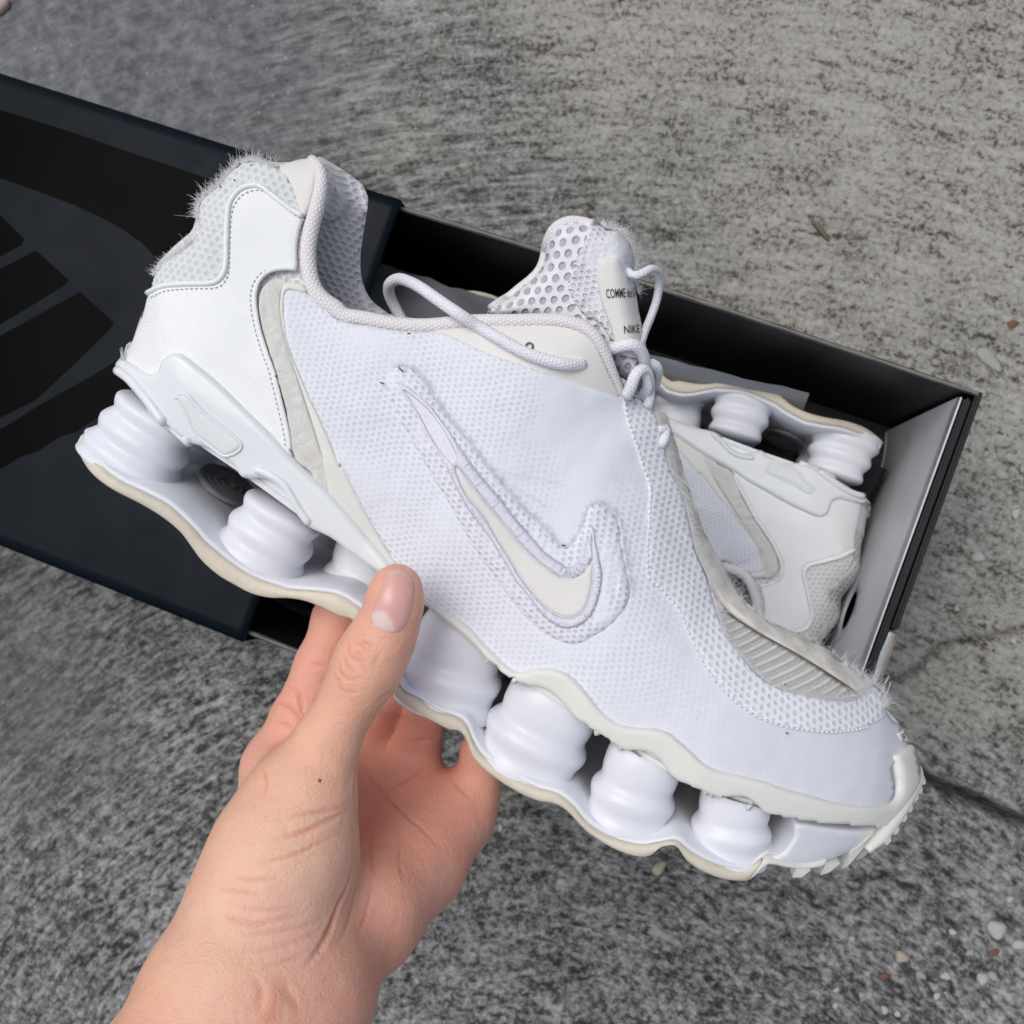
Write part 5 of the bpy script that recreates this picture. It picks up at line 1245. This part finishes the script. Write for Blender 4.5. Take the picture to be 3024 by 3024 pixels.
    def skin_panel(name, poly, mat, fn, step=5, colf=None):
        Pp = resample(catmull(poly, 4, True), step, True); V2, T, ring, dd = flat_mesh(Pp, step, (2.5,)); V = []; cs = []
        cxy = np.mean(Pp, 0)
        for (x, y), d_ in zip(V2, dd):
            hq = bv2.ray_cast(CAMPOS, pray(x, y).normalized())
            if hq[0] is None: hq = bv2.find_nearest(at_depth(x, y, .298))
            nn = hq[1] if hq[1].dot(pray(x, y)) < 0 else -hq[1]
            V.append(hq[0] + nn * fn(x, y, d_) - wr); cs.append(colf(x, y, d_) if colf else (.5, .3, .2))
        n0 = len(V); V += [V[r_] - pray(*V2[r_]).normalized() * -.0008 for r_ in ring]; cs += [cs[r_] for r_ in ring]; T = [tuple(t) for t in T]
        for k_ in range(len(ring)): T.append((ring[k_], n0 + k_, n0 + (k_ + 1) % len(ring), ring[(k_ + 1) % len(ring)]))
        q = new_obj(name, V, T, mat, o); a_ = q.data.color_attributes.new('tone', 'FLOAT_COLOR', 'POINT'); a_.data.foreach_set('color', np.c_[np.array(cs), np.ones(len(cs))].astype(np.float32).ravel())
        bm = bmesh.new(); bm.from_mesh(q.data); bmesh.ops.recalc_face_normals(bm, faces=bm.faces); bm.to_mesh(q.data); bm.free(); q.data.polygons.foreach_set('use_smooth', [True] * len(q.data.polygons)); return q
    nail = K([(1082, 285), (1078, 310), (1095, 338), (1140, 360), (1190, 360), (1216, 335), (1240, 275), (1252, 205), (1248, 165), (1222, 130), (1180, 112), (1150, 128), (1122, 185), (1098, 240)])
    lun = np.array(K([(1076, 288), (1108, 272), (1142, 280), (1166, 318), (1176, 358), (1140, 368), (1095, 345)])); tipl = np.array(K([(1150, 128), (1180, 108), (1225, 126), (1254, 165), (1244, 172), (1218, 146), (1180, 130), (1156, 142)]))
    def ncol(x, y, d_):
        p = np.array([[x, y]]); a = dist_poly(lun, p)[0] * (1 if inside(lun, p)[0] else -1); b = dist_poly(tipl, p)[0] * (1 if inside(tipl, p)[0] else -1)
        f = min(1, max(0, a / 8 + .4)); g_ = min(1, max(0, b / 5 + .3)); c_ = np.array((.76, .42, .375)); c_ = c_ * (1 - f) + np.array((.80, .60, .56)) * f; return c_ * (1 - g_ * .6) + np.array((.72, .60, .48)) * g_ * .6
    n_ = skin_panel('thumbnail', nail, 'nail', lambda x, y, d_: .0001 + .00055 * (1 - math.exp(-d_ / 10)), colf=ncol); n_['label'] = 'pink thumbnail with a pale half moon'
    mc = K([(873, 957)])[0]; skin_panel('mole', [(mc[0] + 5 * math.cos(a), mc[1] + 6 * math.sin(a)) for a in np.linspace(0, 2 * math.pi, 10, endpoint=False)], 'nail', lambda x, y, d_: .00015, 3, lambda x, y, d_: (.28, .10, .05))
build_hand()

# ------------------------------------------------------------------ grit on the concrete
def chip(px, py, size, mat, name, label, cat, group=None, flat=.5, el=1.3):
    bm = bmesh.new(); bmesh.ops.create_icosphere(bm, subdivisions=2, radius=1)
    sd = random.random() * 50
    for v in bm.verts:
        n_ = v.co.normalized(); v.co = n_ * (1 + .30 * noise.noise(n_ * 1.3 + Vector((sd, 0, 0))))
        for pl_ in range(3):
            d = Vector((math.cos(sd + pl_ * 2.1), math.sin(sd + pl_ * 2.1), .3)).normalized(); ex = v.co.dot(d) - .72
            if ex > 0: v.co -= d * ex
        v.co.x *= el; v.co.z *= flat; v.co *= size / 2
    a = random.uniform(0, 3.1); bm.transform(Matrix.Rotation(a, 4, 'Z'))
    bm.verts.index_update(); p = at_z(px, py, .0004)
    o = new_obj(name, [v.co.copy() for v in bm.verts], [[v.index for v in f.verts] for f in bm.faces], mat); bm.free()
    o.location = (p.x, p.y, size / 2 * flat * .55); tag(o, label, cat, group); return o
R1 = crop(1900, 1900, 1124); R2 = crop(1900, 1000, 1124); R3 = crop(1600, 0, 1424)
gl = 'stone chips scattered on the concrete'
def cm(px): return .2 * px     # pixels -> mm on the ground is about .2
chip(*R1([(1790, 1450)])[0], .0105, 'stone_0', 'stone_chip', 'largest white squarish stone chip lying on the concrete', 'stone chip', None, .45, 1.15)
chip(*R1([(1310, 1590)])[0], .0070, 'stone_2', 'stone_chip', 'small cream squarish stone chip on the concrete below the sneaker toe', 'stone chip', None, .5, 1.2)
chip(*R1([(80, 1140)])[0], .0068, 'stone_2', 'stone_chip', 'cream stone chip on the concrete right beside the sneaker sole', 'stone chip', None, .5, 1.6)
for (x, y), s_ in [((1670, 1265), 60), ((1910, 1530), 55), ((1720, 1700), 66), ((1775, 1690), 46), ((1290, 1880), 36), ((1490, 1790), 34), ((1110, 1785), 32), ((975, 1840), 30), ((980, 1760), 26), ((475, 1455), 36), ((1860, 1300), 32), ((1225, 1300), 28), ((910, 1595), 40), ((1660, 1570), 36), ((1535, 1690), 42), ((1410, 1685), 40), ((1225, 1860), 36), ((1570, 1465), 34), ((290, 1238), 22), ((1060, 1500), 30)]:
    chip(*R1([(x, y)])[0], s_ * .00011, random.choice(('stone_0', 'stone_1')), 'stone_chip', 'small pale grey stone chip lying on the concrete', 'stone chip', gl, .5, random.uniform(1, 1.6))
for (x, y), s_ in [((1820, 690), 60), ((1890, 890), 46), ((1560, 770), 36), ((1450, 1660), 40), ((1700, 1110), 60), ((1590, 1370), 26), ((1880, 1535), 30)]:
    chip(*R2([(x, y)])[0], s_ * .00011, random.choice(('stone_0', 'stone_1')), 'stone_chip', 'small pale grey stone chip lying on the concrete', 'stone chip', gl, .5, random.uniform(1, 1.6))
chip(*R2([(1755, 105)])[0], .0085, 'stone_1', 'stone_chip', 'narrow pale stone splinter on the concrete outside the drawer corner', 'stone chip', None, .3, 2.4)
chip(*F_([(925, 1440)])[0], .0030, 'stone_0', 'stone_chip', 'tiny white stone chip on the concrete beside the edge of the palm', 'stone chip', None, .5, 1.6)
for (x, y), l_ in [((1780, 1570), 'thin reddish brown chip on the concrete near the white squarish stone'), ((1220, 1690), 'small rust coloured chip on the concrete among pale grit')]:
    chip(*R1([(x, y)])[0], .0042, 'stone_3', 'brick_chip', l_, 'brick chip', None, .3, 1.8)
chip(*R3([(1885, 1300)])[0], .0055, 'stone_3', 'brick_chip', 'rust orange chip on the concrete beyond the drawer', 'brick chip', None, .3, 1.3)
chip(4, 20, .0120, 'stone_4', 'pebble', 'pale pink pebble on the smooth grey patch of concrete', 'pebble', None, .6, 1.2)
def twig():
    a, b = at_z(*R3([(1080, 880)])[0], .001), at_z(*R3([(1150, 965)])[0], .001); P = [a + (b - a) * t + Vector((0, 0, .0002)) + Vector((random.gauss(0, .0004), random.gauss(0, .0004), 0)) for t in np.linspace(0, 1, 7)]
    v, f, uv = tube_mesh([tuple(p) for p in P], [.0007, .0013, .0016, .0017, .0015, .0012, .0005], 7); o = new_obj('twig', v, f, 'dark_fleck'); tag(o, 'short dark twig lying on the pale concrete beyond the box', 'twig')
twig()
